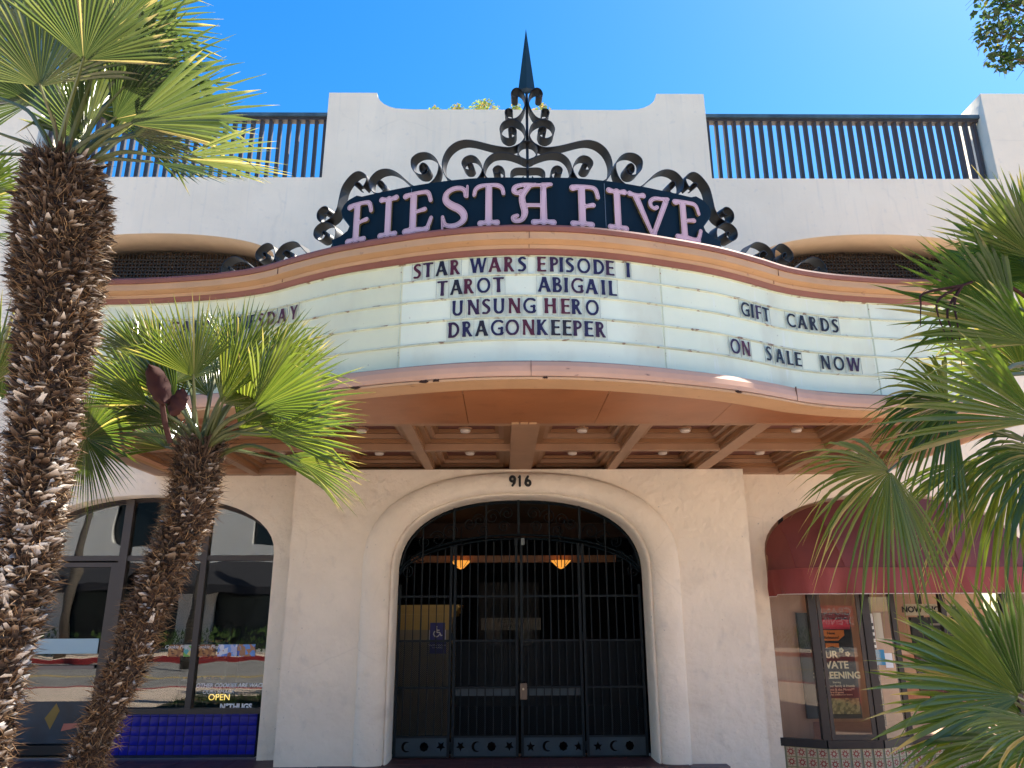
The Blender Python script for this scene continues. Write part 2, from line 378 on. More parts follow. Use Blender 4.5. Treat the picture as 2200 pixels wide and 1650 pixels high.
# opposite building, seen mirrored in the shop glass
WH = mat('opposite_white_stucco', (.74, .72, .68), .85, var=.06, vscale=1)
bo = thing('building', 'long white stucco building with dark arches across the street, behind the viewer', 'building', (0, -14, 0))
def arcpts(cx, hw, zs, b, z0, n=24, p=2.):
    P = [(cx - hw, z0)]
    for i in range(n + 1):
        t = math.pi * i / n
        c_, s_ = -math.cos(t), math.sin(t)
        P.append((cx + hw * math.copysign(abs(c_) ** (2 / p), c_), zs + b * abs(s_) ** (2 / p)))
    return P + [(cx + hw, z0)]
holes = [arcpts(x, 2.2, 2.3, 1.1, .1) for x in range(-34, 36, 6)]
holes += [[(x - .9, 4.4), (x + .9, 4.4), (x + .9, 6.6), (x - .9, 6.6)] for x in range(-34, 36, 6)]
ow = plate('wall', [(-40, -.5), (40, -.5), (40, 7.6), (14, 7.6), (14, 9), (4, 9), (4, 7.6), (-12, 7.6), (-12, 8.6), (-18, 8.6), (-18, 7.6), (-40, 7.6)], holes, -.3, .0, WH, bo)
box('glass_band', -40, 40, -.42, -.34, 0, 7.4, mat('opp_dark_glass', (.01, .015, .02), .15), bo)
box('roof', -40, 40, -9, -.43, 7.0, 7.3, WH, bo)
rp = thing('banner', 'red grand opening banner on the white building across the street', 'banner', (13.6, -13.97, 0))
box('sheet', -1.3, 1.3, 0, .01, .9, 1.75, mat('banner_red', (.55, .01, .03), .6), rp)
for zz, s in ((1.5, 'GRAND'), (1.12, 'OPENING')):
    o = text('lettering', s, .42, (0, .02, zz), SIGNW, rp, yaw=math.pi)
for x_, w_ in ((-11.4, 1.9), (-17.2, 1.6), (3.5, 2)):
    t = thing('shop_awning', {-11.4: 'dark sloping awning across the street opposite the left window', -17.2: 'dark awning across the street at the far left', 3.5: 'dark awning across the street opposite the entrance'}[x_], 'awning', (x_, -14, 0))
    MB().add([(-w_, .02, 3.6), (w_, .02, 3.6), (w_, 1.3, 2.7), (-w_, 1.3, 2.7), (-w_, 1.3, 2.4), (w_, 1.3, 2.4)], [(0, 1, 2, 3), (3, 2, 5, 4)]).obj('canvas', mat('dark_canvas', (.02, .02, .025), .8), t)
for x_, y_, r_, lb in ((-10.2, -6.6, .10, 'utility pole across the street, right of the reflected shop front'), (-13.6, -10.5, .19, 'smooth palm trunk across the street, middle of the three'), (-16.6, -10.8, .17, 'smooth palm trunk across the street, farthest left'), (-7.2, -10.8, .2, 'smooth palm trunk across the street, nearest the entrance')):
    t = thing('palm_tree' if 'palm' in lb else 'utility_pole', lb, 'tree' if 'palm' in lb else 'pole', (x_, y_, -.1))
    MB().tube([(0, 0, 0), (.1, 0, 3), (.3, 0, 7), (.3, 0, 11)], [r_ * 1.3, r_, r_ * .9, r_ * .8], 12).obj('trunk' if 'palm' in lb else 'pole', mat('far_trunk', (.16, .13, .10), .9, var=.5, vscale=6, stretch=(1, 1, 6)), t, smooth=True)
GREEN = mat('shrub_green', (.06, .12, .02), .7, var=.5, vscale=8)
sh = MB()
for i in range(2600):
    x, y, z = random.uniform(-22, 12), random.uniform(-13.4, -12.2), random.uniform(0, .8)
    a = random.uniform(0, 6.3); s = random.uniform(.05, .14)
    sh.add([(x, y, z), (x + s * math.cos(a), y + s * math.sin(a), z + .04), (x + s * .3, y, z + s * 1.5)], [(0, 1, 2)])
sh.obj('ground_cover', GREEN, kind='stuff')

# ---------------------------------------------------------------- the theatre
X0 = .205
th = thing('theatre_building', 'white stucco theatre front with arches, portal and parapet behind the marquee', 'building', (X0, 9.3, 0))
def qarc(cx, cz, r, a0, a1, n=10): return [(cx + r * math.cos(rad(a0 + (a1 - a0) * i / n)), cz + r * math.sin(rad(a0 + (a1 - a0) * i / n))) for i in range(n + 1)]
R_ = [(9.6, -.8), (9.6, 8.90), (6.86, 8.90), (6.86, 7.46), (2.76, 7.46), (2.75, 8.875), (2.05, 8.875)]
dip = [(2.05 - .38 * (1 - math.cos(rad(a))), 8.60 + .275 * (1 - math.sin(rad(a)))) for a in range(15, 91, 15)]
right = R_ + dip + [(1.5, 8.592)]
outline = [(-.0, -.8)] + right + [(-x, z) for x, z in right[::-1]]
outline = [p for p in outline if p != (-.0, -.8)]
low = [arcpts(s * 4.55, 1.57, 2.27, .72, -.6, p=2.15) for s in (-1, 1)]
upp = [arcpts(s * 4.95, 1.62, 6.24, .34, 5.2, p=2.0) for s in (-1, 1)]
dp = [[(-1.7, -.6), (-1.7, 3.15), (1.7, 3.15), (1.7, -.6)]]
fw = plate('facade_wall', outline, low + upp + dp, 0, .6, STUCCO, th)
bm = bmesh.new(); bm.from_mesh(fw.data); bmesh.ops.bisect_plane(bm, geom=bm.verts[:] + bm.edges[:] + bm.faces[:], plane_co=(0, 0, 3.3), plane_no=(0, 0, 1)); bm.to_mesh(fw.data); bm.free()
fw.data.materials.append(STUCCO_L); fw.data.materials.append(RECESS)
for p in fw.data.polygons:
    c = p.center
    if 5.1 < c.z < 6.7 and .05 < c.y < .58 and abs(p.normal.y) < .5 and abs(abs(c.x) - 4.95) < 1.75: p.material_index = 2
    elif c.z < 3.3: p.material_index = 1
box('wall_lower_skin', -9.6, -2.98 - 3.3, -.004, -.001, -.8, 3.3, STUCCO_L, th) if False else None
# portal block and moulding
por = plate('portal_wall', [(-2.675, -.6), (2.675, -.6), (2.675, 3.222), (-2.675, 3.222)], [arcpts(0, 1.64, 2.05, 1.02, -.5, p=2.4)], -.4, .0, STUCCO_L, th)
def portal_path(hw, zs, b, n=40, p=2.4):
    P = [(-hw, -.3), (-hw, .6), (-hw, 1.4)]
    for i in range(n + 1):
        t = math.pi * i / n; c_, s_ = -math.cos(t), math.sin(t)
        P.append((hw * math.copysign(abs(c_) ** (2 / p), c_), zs + b * abs(s_) ** (2 / p)))
    return P + [(hw, 1.4), (hw, .6), (hw, -.3)]
prof = [(1.83, -.397), (1.825, -.43), (1.79, -.46), (1.73, -.478), (1.66, -.482), (1.59, -.470), (1.535, -.440), (1.515, -.405), (1.508, -.375), (1.50, -.40), (1.485, -.40), (1.472, -.375), (1.463, -.32), (1.46, -.2), (1.46, -.02)]
v = []; f = []; rows = []
for hw, y in prof:
    tt = (hw - 1.46) / (1.83 - 1.46)
    rows.append([(x, y, z) for x, z in portal_path(hw, 2.0 + .08 * tt, .905 + .20 * tt)])
nr = len(rows[0])
for r in rows: v += r
for i in range(len(rows) - 1):
    for j in range(nr - 1): f.append((i * nr + j, i * nr + j + 1, (i + 1) * nr + j + 1, (i + 1) * nr + j))
link('portal_moulding', mesh_data('portal_moulding', v, f, STUCCO_L, True), th)
# house number
for ch, x in (('9', -.095), ('1', -.002), ('6', .088)):
    GL = {'9': [arc(.25, .68, .2, .22, 0, 360, .11), [(.47, .68, .11), (.42, .35, .11), (.25, .1, .10)]],
          '1': [[(.2, .08, .10), (.2, .92, .10)], [(.2, .9, .09), (.08, .82, .06)]],
          '6': [arc(.25, .32, .2, .22, 0, 360, .11), [(.03, .32, .11), (.1, .65, .11), (.25, .9, .10)]]}[ch]
    o = link('house_number', glyph_mesh('house_number', GL, .5, 1., .1, [BLACK, BLACK], .04), th, (x - .035, -.495, 3.00))
    o.scale = (.135, .135, .135)
# recess boxes behind the openings (dark rooms)
def room(nm, x0, x1, y0, y1, z0, z1, M):
    m_ = MB().box(x0, x1, y0, y1, z0, z1); m_.f = [q[::-1] for k, q in enumerate(m_.f) if k != 2]; m_.m = m_.m[:5]
    return m_.obj(nm, M, th)
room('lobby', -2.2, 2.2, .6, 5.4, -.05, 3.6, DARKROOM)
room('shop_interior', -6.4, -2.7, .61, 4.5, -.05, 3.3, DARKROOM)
MB().box(2.7, 6.6, 1.7, 1.75, -.8, 3.3).obj('bay_back_wall', BAYWALL, th)
MB().box(2.64, 2.7, .61, 1.75, -.8, 3.3).obj('bay_side_wall', BAYWALL, th)
MB().box(2.7, 6.6, .61, 1.7, 3.0, 3.1).obj('bay_ceiling', BAYWALL, th)
MB().box(3.0, 6.6, .04, 1.7, .1, .14).obj('bay_floor', BAYWALL, th)
box('roof_deck', -9.6, 9.6, .6, 7, 7.2, 7.4, STUCCO, th)
for s in (-1, 1):
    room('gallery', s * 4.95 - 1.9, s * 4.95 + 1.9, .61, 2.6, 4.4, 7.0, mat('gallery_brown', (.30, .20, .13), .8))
    # woven wire screen in the upper arch
    wm = MB(); cx = s * 4.95
    k = 0; x = cx - 1.6
    while x < cx + 1.6:
        t = max(0, 1 - ((x - cx) / 1.62) ** 2); ztop = 6.20 + .34 * math.sqrt(t) - .03
        wm.box(x - .004, x + .004, .50, .508, 5.3, ztop + .035)
        for zz in np.arange(5.35, ztop - .05, .055):
            wm.add([(x, .496, zz), (x + .05, .496, zz + .035), (x + .05, .496, zz + .047), (x, .496, zz + .012)], [(0, 1, 2, 3)])
            wm.add([(x, .49, zz + .035), (x + .05, .49, zz), (x + .05, .49, zz + .012), (x, .49, zz + .047)], [(0, 1, 2, 3)])
        x += .05
    wm.obj('wire_screen', mat('screen_wire', (.015, .013, .012), .6), th, kind='stuff')
# balcony railings, slat by slat
slat = MB().box(-.023, .023, -.036, .036, 0, 1.10).mesh('slat', RAILW)
for s, lab in ((-1, 'slatted dark wood railing between the parapet and the left roof pier'), (1, 'slatted dark wood railing between the parapet and the right roof pier')):
    rl = thing('railing', lab, 'railing', (X0 + s * 4.81, 9.5, 7.46), 'roof railings either side of the parapet')
    box('top_rail', -2.05, 2.05, -.09, .09, 1.10, 1.155, RAILT, rl)
    box('under_rail', -2.04, 2.04, -.055, .055, 1.06, 1.10, RAILW, rl)
    box('bottom_rail', -2.05, 2.05, -.1, .06, .001, .03, RAILT, rl)
    for i in range(31):
        o = link('slat', slat, rl, (-1.99 + i * .1327, random.uniform(-.004, .004), .02)); o.rotation_euler = (0, 0, random.uniform(-.06, .06))
# roof plants peeping over the parapet
def tuft(nm, label, x, y, z, n, r, h, cols, cat='plant'):
    mb = MB()
    for i in range(n):
        a = random.uniform(0, 6.3); q = random.uniform(0, r); bx, by = q * math.cos(a), q * math.sin(a) * .4
        bz = random.uniform(.1, 1) * h * (1 - (q / r) ** 2 * .6)
        an = random.uniform(0, 6.3); s = random.uniform(.02, .045)
        mb.add([(bx, by, bz), (bx + s * math.cos(an), by, bz + s * math.sin(an)), (bx + s * 1.4 * math.cos(an + .8), by + s * .4, bz + s * 1.4 * math.sin(an + .8))], [(0, 1, 2)], random.random())
    st = MB()
    for i in range(6):
        a = random.uniform(0, 6.3); st.tube([(0, 0, 0), (r * .5 * math.cos(a), 0, h * .8)], .004, 3)
    t = thing(nm, label, cat, (x, y, z), 'plants on the roof behind the parapet')
    mb.obj('foliage', cols, t, tint=True); st.obj('stem', GREEN, t)
RLF = leaf_mat('roof_leaf', [(.10, .16, .03), (.22, .26, .05), (.30, .16, .10)], (2.2, 2.2, 1), .4)
for x, r, h, lab in ((-.30, .26, .30, 'fullest leafy roof plant above the parapet'), (-.72, .16, .20, 'small roof plant left of the fullest one'), (-1.05, .12, .16, 'leftmost reddish roof plant above the parapet'), (.20, .12, .22, 'roof plant behind the iron hooks of the finial'), (.62, .14, .22, 'small roof plant right of the finial rod')):
    tuft('roof_plant', lab, x, 9.95, 8.97, int(1300 * r), r, h, RLF)

# ---------------------------------------------------------------- marquee
CX = [0, .4, .8, 1.2, 1.6, 2.0, 2.3, 2.7, 3.1, 3.5, 3.85]; CY = [5.295, 5.32, 5.40, 5.52, 5.665, 5.865, 6.03, 6.165, 6.24, 6.29, 6.31]
def _cs():
    n = len(CX); h = np.diff(CX); m_ = np.zeros(n); d = np.diff(CY) / h
    m_[1:-1] = (d[:-1] + d[1:]) / 2; m_[-1] = d[-1]; return m_
CM = _cs()
def cy(x):
    x = min(abs(x), 3.85); i = min(max(np.searchsorted(CX, x) - 1, 0), len(CX) - 2); h = CX[i + 1] - CX[i]; t = (x - CX[i]) / h
    return (2 * t ** 3 - 3 * t * t + 1) * CY[i] + (t ** 3 - 2 * t * t + t) * h * CM[i] + (-2 * t ** 3 + 3 * t * t) * CY[i + 1] + (t ** 3 - t * t) * h * CM[i + 1]
MQ = [(x, cy(x)) for x in np.arange(0, 3.86, .05)] + [(4.0, 6.36), (4.15, 6.46), (4.3, 6.58), (4.42, 6.72), (4.48, 6.88), (4.49, 7.6), (4.49, 8.4), (4.49, 9.3)]
MQ = [(-x, y) for x, y in MQ[:0:-1]] + MQ
def mnorm(i):
    a, b = MQ[max(i - 1, 0)], MQ[min(i + 1, len(MQ) - 1)]; dx, dy = b[0] - a[0], b[1] - a[1]; L = math.hypot(dx, dy); return (dy / L, -dx / L)
MN = [mnorm(i) for i in range(len(MQ))]
def frame_at(x):
    """point on the marquee curve at x' and its outward normal and tangent"""
    e = .02; y = cy(x); d = (cy(x + e) - cy(x - e)) / (2 * e) if abs(x) > e else 0
    L = math.hypot(1, d); return y, (d / L, -1 / L), (1 / L, d / L)
mq = thing('marquee', 'wide S-curved theatre marquee with pale letter board and tan cornice over the entrance', 'marquee', (X0, 9.3, 3.2))
def strip(nm, profile, M, i0=0, i1=None, smooth=True):
    i1 = len(MQ) - 1 if i1 is None else i1
    v = []; f = []; n = len(profile)
    for i in range(i0, i1 + 1):
        for o_, z in profile: v.append((MQ[i][0] + MN[i][0] * o_, MQ[i][1] - 9.3 + MN[i][1] * o_, z - 3.2))
    for i in range(i1 - i0):
        for k in range(n): f.append((i * n + k, (i + 1) * n + k, (i + 1) * n + (k + 1) % n, i * n + (k + 1) % n))
    f += [tuple(range(n)), tuple((i1 - i0) * n + k for k in range(n))[::-1]]
    me = mesh_data(nm, v, f, M)
    bm = bmesh.new(); bm.from_mesh(me); bmesh.ops.recalc_face_normals(bm, faces=bm.faces); bm.to_mesh(me); bm.free()
    o = link(nm, me, mq); return o
def near(x): return min(range(len(MQ)), key=lambda i: abs(MQ[i][0] - x) + (5 if MQ[i][1] > 6.9 else 0))
END = len(MQ) - 1
cuts = [0, near(-2.15), near(0), near(2.2), END]
for a, b in zip(cuts[:-1], cuts[1:]):
    strip('cornice_cap', [(.025, 4.502), (.03, 4.485), (.02, 4.452), (-.2, 4.452), (-.2, 4.502)], REDBR, a, b)
    strip('cornice_band', [(.008, 4.451), (.004, 4.392), (-.045, 4.377), (-.06, 4.370), (-.2, 4.370), (-.2, 4.451)], TAN, a, b)
    strip('cornice_lower_band', [(-.052, 4.369), (-.055, 4.338), (-.2, 4.338), (-.2, 4.369)], TAN, a, b)
    strip('face_top_trim', [(-.060, 4.337), (-.075, 4.312), (-.085, 4.300), (-.2, 4.300), (-.2, 4.337)], REDBR, a, b)
    strip('face_bottom_trim', [(-.075, 3.408), (-.035, 3.380), (-.2, 3.380), (-.2, 3.408)], REDBR, a, b)
    strip('fascia', [(-.01, 3.379), (.028, 3.368), (.045, 3.33), (.052, 3.285), (.05, 3.250), (-.2, 3.250), (-.2, 3.379)], PINKTAN, a, b)
    strip('drip_edge', [(.040, 3.249), (.052, 3.240), (.05, 3.224), (-.2, 3.224), (-.2, 3.249)], TAN, a, b)
for x in (-2.15, 0, 2.2):   # seams of the sheet metal
    i = near(x); yy, nn, tt = frame_at(x)
    sm = MB().box(-.0015, .0015, -.001, .004, 0, 1)
    for z0, z1, o_ in ((4.395, 4.45, .010), (4.34, 4.368, -.050), (3.25, 3.37, .052)):
        me = MB().box(-.002, .002, -.002, .01, z0 - 3.2, z1 - 3.2).obj('seam', mat('seam_dark', (.16, .08, .05), .8), mq)
        me.location = (x + nn[0] * o_, yy - 9.3 + nn[1] * o_, 0); me.rotation_euler = (0, 0, math.atan2(tt[1], tt[0]))
jx = [-4.3, -3.105, -1.065, 1.115, 3.17, 4.3]
ji = [0] + [near(x) for x in jx[1:-1]] + [END]
for k_, (a, b) in enumerate(zip(ji[:-1], ji[1:])):
    strip('face_panel', [(-.112, 4.300), (-.112, 3.408), (-.13, 3.408), (-.13, 4.300)], FACES[(0, 1, 2, 0, 2, 1, 0)[k_ % 7]], a, b)
rowz = [4.300, 4.140, 3.960, 3.780, 3.595, 3.412]
for k, z in enumerate(rowz):
    for a, b in zip(ji[:-1], ji[1:]):
        strip('letter_track', [(-.100, z + .006), (-.098, z - .004), (-.1115, z - .012), (-.1115, z + .012)], TRACK, a, b)
for x in jx[1:-1]:
    yy, nn, tt = frame_at(x)
    o = MB().box(-.004, .004, .001, .006, 3.41 - 3.2, 4.30 - 3.2).obj('joint_strip', TRACK, mq)
    o.location = (x + nn[0] * -.104, yy - 9.3 + nn[1] * -.104, 0); o.rotation_euler = (0, 0, math.atan2(tt[1], tt[0]))
RUST = mat('rust_patch', (.045, .018, .010), .95, var=.5, vscale=40, bump=.8, bscale=80)
for x, w_ in ((-1.32, .045), (-.78, .05), (-.69, .035), (.10, .022), (1.62, .04)):
    yy, nn, tt = frame_at(x); n_ = 14; P = [(w_ * math.cos(k / n_ * 6.283) * random.uniform(.6, 1.1), .012 * math.sin(k / n_ * 6.283) * random.uniform(.5, 1.2)) for k in range(n_)]
    o = plate('rust_patch', P, [], -.002, .002, RUST, mq); o.location = (x + nn[0] * .054, yy - 9.3 + nn[1] * .054, 3.228 - 3.2 + .008); o.rotation_euler = (0, 0, math.atan2(tt[1], tt[0]))
# top sheet (keeps the box closed)
n = len(MQ)
tv = [(MQ[i][0] - MN[i][0] * .15, MQ[i][1] - MN[i][1] * .15 - 9.3, 4.46 - 3.2) for i in range(n)]
bv = [(x, -.002, z) for x, y, z in tv]
link('roof_sheet', mesh_data('roof_sheet', tv + bv, [(i, i + 1, n + i + 1, n + i) for i in range(n - 1)], mat('roofing_felt', (.10, .10, .10), .9)), mq)
# soffit: smooth front part in panels
YC = 6.60
sj = [-4.49, -2.75, -1.62, -.52, .62, 1.68, 2.75, 4.49]
for a, b in zip(sj[:-1], sj[1:]):
    pts = [(x, y) for x, y in MQ if a + .002 <= x <= b - .002 and y < YC + .35]
    ya = lambda x: np.interp(x, [q[0] for q in MQ if q[1] < 6.9], [q[1] for q in MQ if q[1] < 6.9])
    pts = [(a + .002, float(ya(a)))] + pts + [(b - .002, float(ya(b)))]
    v = []; f = []
    for x, y in pts:
        y = min(y, YC); v += [(x, y - 9.3 + .0, .026), (x, YC - 9.3, .022), ]
    for i in range(len(pts) - 1): f.append((2 * i, 2 * i + 1, 2 * i + 3, 2 * i + 2))
    link('soffit_panel', mesh_data('soffit_panel', v, f, SOFFIT), mq)
# coffers
bx = [-4.40, -3.27, -2.18, -1.09, 0, 1.09, 2.18, 3.27, 4.40]; bw = [.09, .05, .08, .05, .13, .05, .08, .05, .09]
byy = [(YC, YC + .09), (7.78, 7.86), (9.17, 9.299)]
for x, w_ in zip(bx, bw):
    box('coffer_beam', x - w_, x + w_, YC - 9.3, -.001, .02, .30, COFFER, mq)
    if w_ < .12:
        for s in (-1, 1): box('beam_bead', x + s * w_ - .012, x + s * w_ + .012, YC + .095 - 9.3, -.131, .045, .12, MOULD, mq)
lights = []
for r, (ya_, yb_) in enumerate(zip([b[1] for b in byy[:-1]], [b[0] for b in byy[1:]])):
    for i in range(len(bx) - 1):
        xa, xb = bx[i] + bw[i] + .001, bx[i + 1] - bw[i + 1] - .001
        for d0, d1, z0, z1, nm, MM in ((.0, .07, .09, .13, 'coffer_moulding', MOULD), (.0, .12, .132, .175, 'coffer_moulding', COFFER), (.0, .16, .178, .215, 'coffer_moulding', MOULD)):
            mbx = MB()
            mbx.box(xa, xb, ya_ - 9.3, ya_ + d1 - 9.3, z0, z1); mbx.box(xa, xb, yb_ - d1 - 9.3, yb_ - 9.3, z0, z1)
            mbx.box(xa, xa + d1, ya_ + d1 - 9.3 + .0005, yb_ - d1 - 9.3 - .0005, z0, z1); mbx.box(xb - d1, xb, ya_ + d1 - 9.3 + .0005, yb_ - d1 - 9.3 - .0005, z0, z1)
            mbx.obj(nm, MM, mq)
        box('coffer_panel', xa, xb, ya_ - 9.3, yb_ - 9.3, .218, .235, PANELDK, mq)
        lights.append(((xa + xb) / 2, (7.31 if r == 0 else 8.43), r, i))
for k, (a, b) in enumerate(byy):
    for i in range(len(bx) - 1):
        box('cross_beam', bx[i] + bw[i] + .0005, bx[i + 1] - bw[i + 1] - .0005, a - 9.3, b - 9.3, .024, .30, COFFER, mq)
ordn = ['first', 'second', 'third', 'fourth', 'fifth', 'sixth', 'seventh', 'eighth', 'ninth', 'tenth', 'eleventh', 'twelfth', 'thirteenth', 'fourteenth', 'fifteenth', 'sixteenth']
disc = MB(); disc.tube([(0, 0, 0), (0, 0, .012), (0, 0, .03)], [.042, .052, .05], 20); disc = disc.mesh('lens', WHITEL, True)
ringm = MB().tube([(0, 0, .031), (0, 0, .045), (0, 0, .046), (0, 0, .112)], [.068, .068, .03, .03], 20).mesh('collar', COFFER)
for x, y, r, i in lights:
    t = thing('ceiling_light', 'round white light in the %s coffer from the left of the %s row' % (ordn[i], ('front', 'back')[r]), 'light', (X0 + x, y, 3.2 + .105), 'round lights in the marquee ceiling')
    link('lens', disc, t); link('collar', ringm, t)
for x in (-.13, -.05, .03):
    box('soffit_bracket', x, x + .065, YC - 9.3 - .05, YC - 9.3 - .012, .010, .021, TAN, mq)

# ---------------------------------------------------------------- changeable letters
S_ = .098
def st(x0, y0, x1, y1, w=S_, fl=1.28): return [(x0, y0, w * fl), (x0 + (x1 - x0) * .3, y0 + (y1 - y0) * .3, w * .92), (x0 + (x1 - x0) * .7, y0 + (y1 - y0) * .7, w * .92), (x1, y1, w * fl)]
LT = {
 'A': (.72, [st(.05, -.05, .36, 1.02, .07), st(.67, -.05, .36, 1.02, .1), st(.2, .34, .54, .34, .055, 1)]),
 'B': (.56, [st(.1, -.05, .1, 1.05), arc(.22, .74, .2, .2, 90, -90, .06, .06), arc(.22, .28, .26, .24, 90, -90, .075, .07), [(.1, .945, .055), (.22, .945, .055)], [(.1, .53, .05), (.22, .53, .05)], [(.1, .05, .055), (.22, .05, .055)]]),
 'C': (.68, [arc(.46, .5, .38, .45, 52, 308, .065, .065)]),
 'D': (.68, [st(.1, -.05, .1, 1.05), arc(.2, .5, .4, .44, 90, -90, .07, .07), [(.1, .94, .055), (.2, .94, .055)], [(.1, .06, .055), (.2, .06, .055)]]),
 'E': (.5, [st(.1, -.05, .1, 1.05), st(.1, .94, .46, .95, .055), st(.1, .52, .42, .52, .05), st(.1, .06, .47, .05, .055)]),
 'F': (.5, [st(.1, -.05, .1, 1.05), st(.1, .94, .46, .95, .055), st(.1, .50, .42, .50, .05)]),
 'G': (.72, [arc(.46, .5, .38, .45, 52, 312, .065, .065), st(.66, .12, .66, .46, .07), st(.5, .45, .68, .45, .05)]),
 'H': (.68, [st(.1, -.05, .1, 1.05), st(.58, -.05, .58, 1.05), st(.1, .52, .58, .52, .055, 1)]),
 'I': (.2, [st(.1, -.05, .1, 1.05)]),
 'K': (.62, [st(.1, -.05, .1, 1.05), st(.12, .45, .52, 1.03, .06), st(.2, .55, .58, -.04, .08)]),
 'L': (.48, [st(.1, -.05, .1, 1.05), st(.1, .06, .45, .05, .055)]),
 'N': (.72, [st(.09, -.05, .09, 1.05, .065), st(.09, 1.0, .62, 0, .09), st(.62, -.05, .62, 1.05, .065)]),
 'O': (.8, [arc(.4, .5, .34, .45, 0, 360, .068)]),
 'P': (.54, [st(.1, -.05, .1, 1.05), arc(.2, .72, .24, .22, 90, -90, .065, .06), [(.1, .94, .055), (.2, .94, .055)], [(.1, .5, .05), (.2, .5, .05)]]),
 'R': (.6, [st(.1, -.05, .1, 1.05), arc(.2, .74, .22, .2, 90, -90, .065, .06), [(.1, .94, .055), (.2, .94, .055)], [(.1, .54, .05), (.2, .54, .05)], st(.24, .52, .54, -.04, .08)]),
 'S': (.5, [smoothpath([(.43, .88, .06), (.28, .95, .06), (.12, .85, .07), (.10, .70, .08), (.25, .54, .09), (.40, .40, .085), (.42, .22, .075), (.28, .06, .06), (.08, .08, .065)], 4)]),
 'T': (.6, [st(.3, -.05, .3, 1.0), st(.03, .945, .57, .945, .055)]),
 'U': (.66, [[(.1, 1.05, .11), (.1, .7, .08), (.1, .35, .08)] + arc(.33, .32, .23, .26, 180, 360, .075, .07) + [(.56, .7, .075), (.56, 1.05, .1)]]),
 'V': (.7, [st(.05, 1.05, .35, 0, .09), st(.65, 1.05, .35, 0, .07)]),
 'W': (.98, [st(.04, 1.05, .26, 0, .085), st(.48, 1.0, .26, 0, .06), st(.48, 1.0, .72, 0, .085), st(.94, 1.05, .72, 0, .06)]),
 'Y': (.64, [st(.05, 1.05, .32, .45, .08), st(.6, 1.05, .32, .45, .06), st(.32, -.05, .32, .5, .08, 1.2)]),
}
LCOL = {'maroon': mat('letter_maroon', (.085, .010, .022), .35, spec=.4), 'plum': mat('letter_plum', (.040, .012, .040), .35, spec=.4), 'navy': mat('letter_navy', (.018, .012, .055), .35, spec=.4), 'black': mat('letter_black', (.018, .012, .016), .35, spec=.4)}
GM = {}
def letter_mesh(ch, col):
    if (ch, col) not in GM:
        W, S = LT[ch]; me = glyph_mesh('glyph', [[(x_, y_, w_ + .010) for x_, y_, w_ in s_] for s_ in S], W, 1, .03, [LCOL[col]] * 2, .04, clip=(0, 1)); GM[(ch, col)] = (me, W)
    return GM[(ch, col)]
TM = {}
def tile_mesh(w_):
    k = round(w_, 3)
    if k not in TM:
        h = .168
        TM[k] = MB().box(-w_ / 2, w_ / 2, 0, .003, -h / 2, h / 2).mesh('clear_tile', TILEACR)
    return TM[k]
EDGEM = mat('tile_edge', (.46, .48, .42), .4)
def row_of(chars, xs, z, rowname, cols, h=.128):
    for i, (ch, x, cc) in enumerate(zip(chars, xs, cols)):
        col = {'m': 'maroon', 'p': 'plum', 'n': 'navy', 'b': 'black'}[cc]
        yy, nn, tt = frame_at(x)
        side = ' seen among palm leaves' if 'left wing' in rowname else ''
        t = thing('letter_tile', '%s letter %s, %s from the left in %s%s' % (col, ch, ordn[i], rowname, side), 'marquee letter',
                  (X0 + x + nn[0] * -.101, yy + nn[1] * -.101, z), 'changeable letters on the marquee board')
        t.rotation_euler = (0, random.uniform(-.012, .012), math.atan2(tt[1], tt[0]))
        me, W = letter_mesh(ch, col)
        hw = W * h * 1.0
        o = link('glyph', me, t, (-hw / 2, -.004, -h / 2)); o.scale = (h * 1.0, h * .1, h)
        tw = hw + .026
        link('clear_tile', tile_mesh(tw), t)
        e = MB(); 
        for s in (-1, 1): MB().box(s * tw / 2 - .001, s * tw / 2 + .001, -.002, .0035, -.084, .084).obj('tile_edge', EDGEM, t)
row_of('STARWARSEPISODEI', [-.925, -.833, -.721, -.607, -.415, -.282, -.162, -.058, .101, .207, .263, .333, .451, .578, .671, .826], 4.222, 'the top row of titles', 'mpbmnmmnmpnnnnpn')
row_of('TAROTABIGAIL', [-.709, -.596, -.49, -.37, -.249, .119, .227, .299, .387, .508, .608, .686], 4.048, 'the second row of titles', 'pbmnpnnnpnnn')
row_of('UNSUNGHERO', [-.581, -.451, -.349, -.245, -.12, -.004, .166, .288, .381, .509], 3.868, 'the third row of titles', 'nppnmnmmnn')
row_of('DRAGONKEEPER', [-.607, -.499, -.386, -.263, -.139, -.009, .099, .205, .297, .385, .474, .571], 3.688, 'the fourth row of titles', 'pnbnpmnbbpnp')
row_of('GIFTCARDS', [1.898, 1.973, 2.041, 2.123, 2.373, 2.486, 2.598, 2.712, 2.808], 4.048, 'the upper line of the right wing', 'bbpbbbbbb')
row_of('ONSALENOW', [1.761, 1.869, 2.107, 2.22, 2.32, 2.401, 2.669, 2.795, 2.937], 3.688, 'the lower line of the right wing', 'pmbbbbbbp')
row_of('BARGAINTUESDAY', [-3.547, -3.415, -3.307, -3.19, -3.08, -2.98, -2.90, -2.603, -2.535 + .005, -2.447, -2.371, -2.269, -2.165, -2.043], 4.048, 'the left wing line', 'mpbmpbpbbbmmmm')

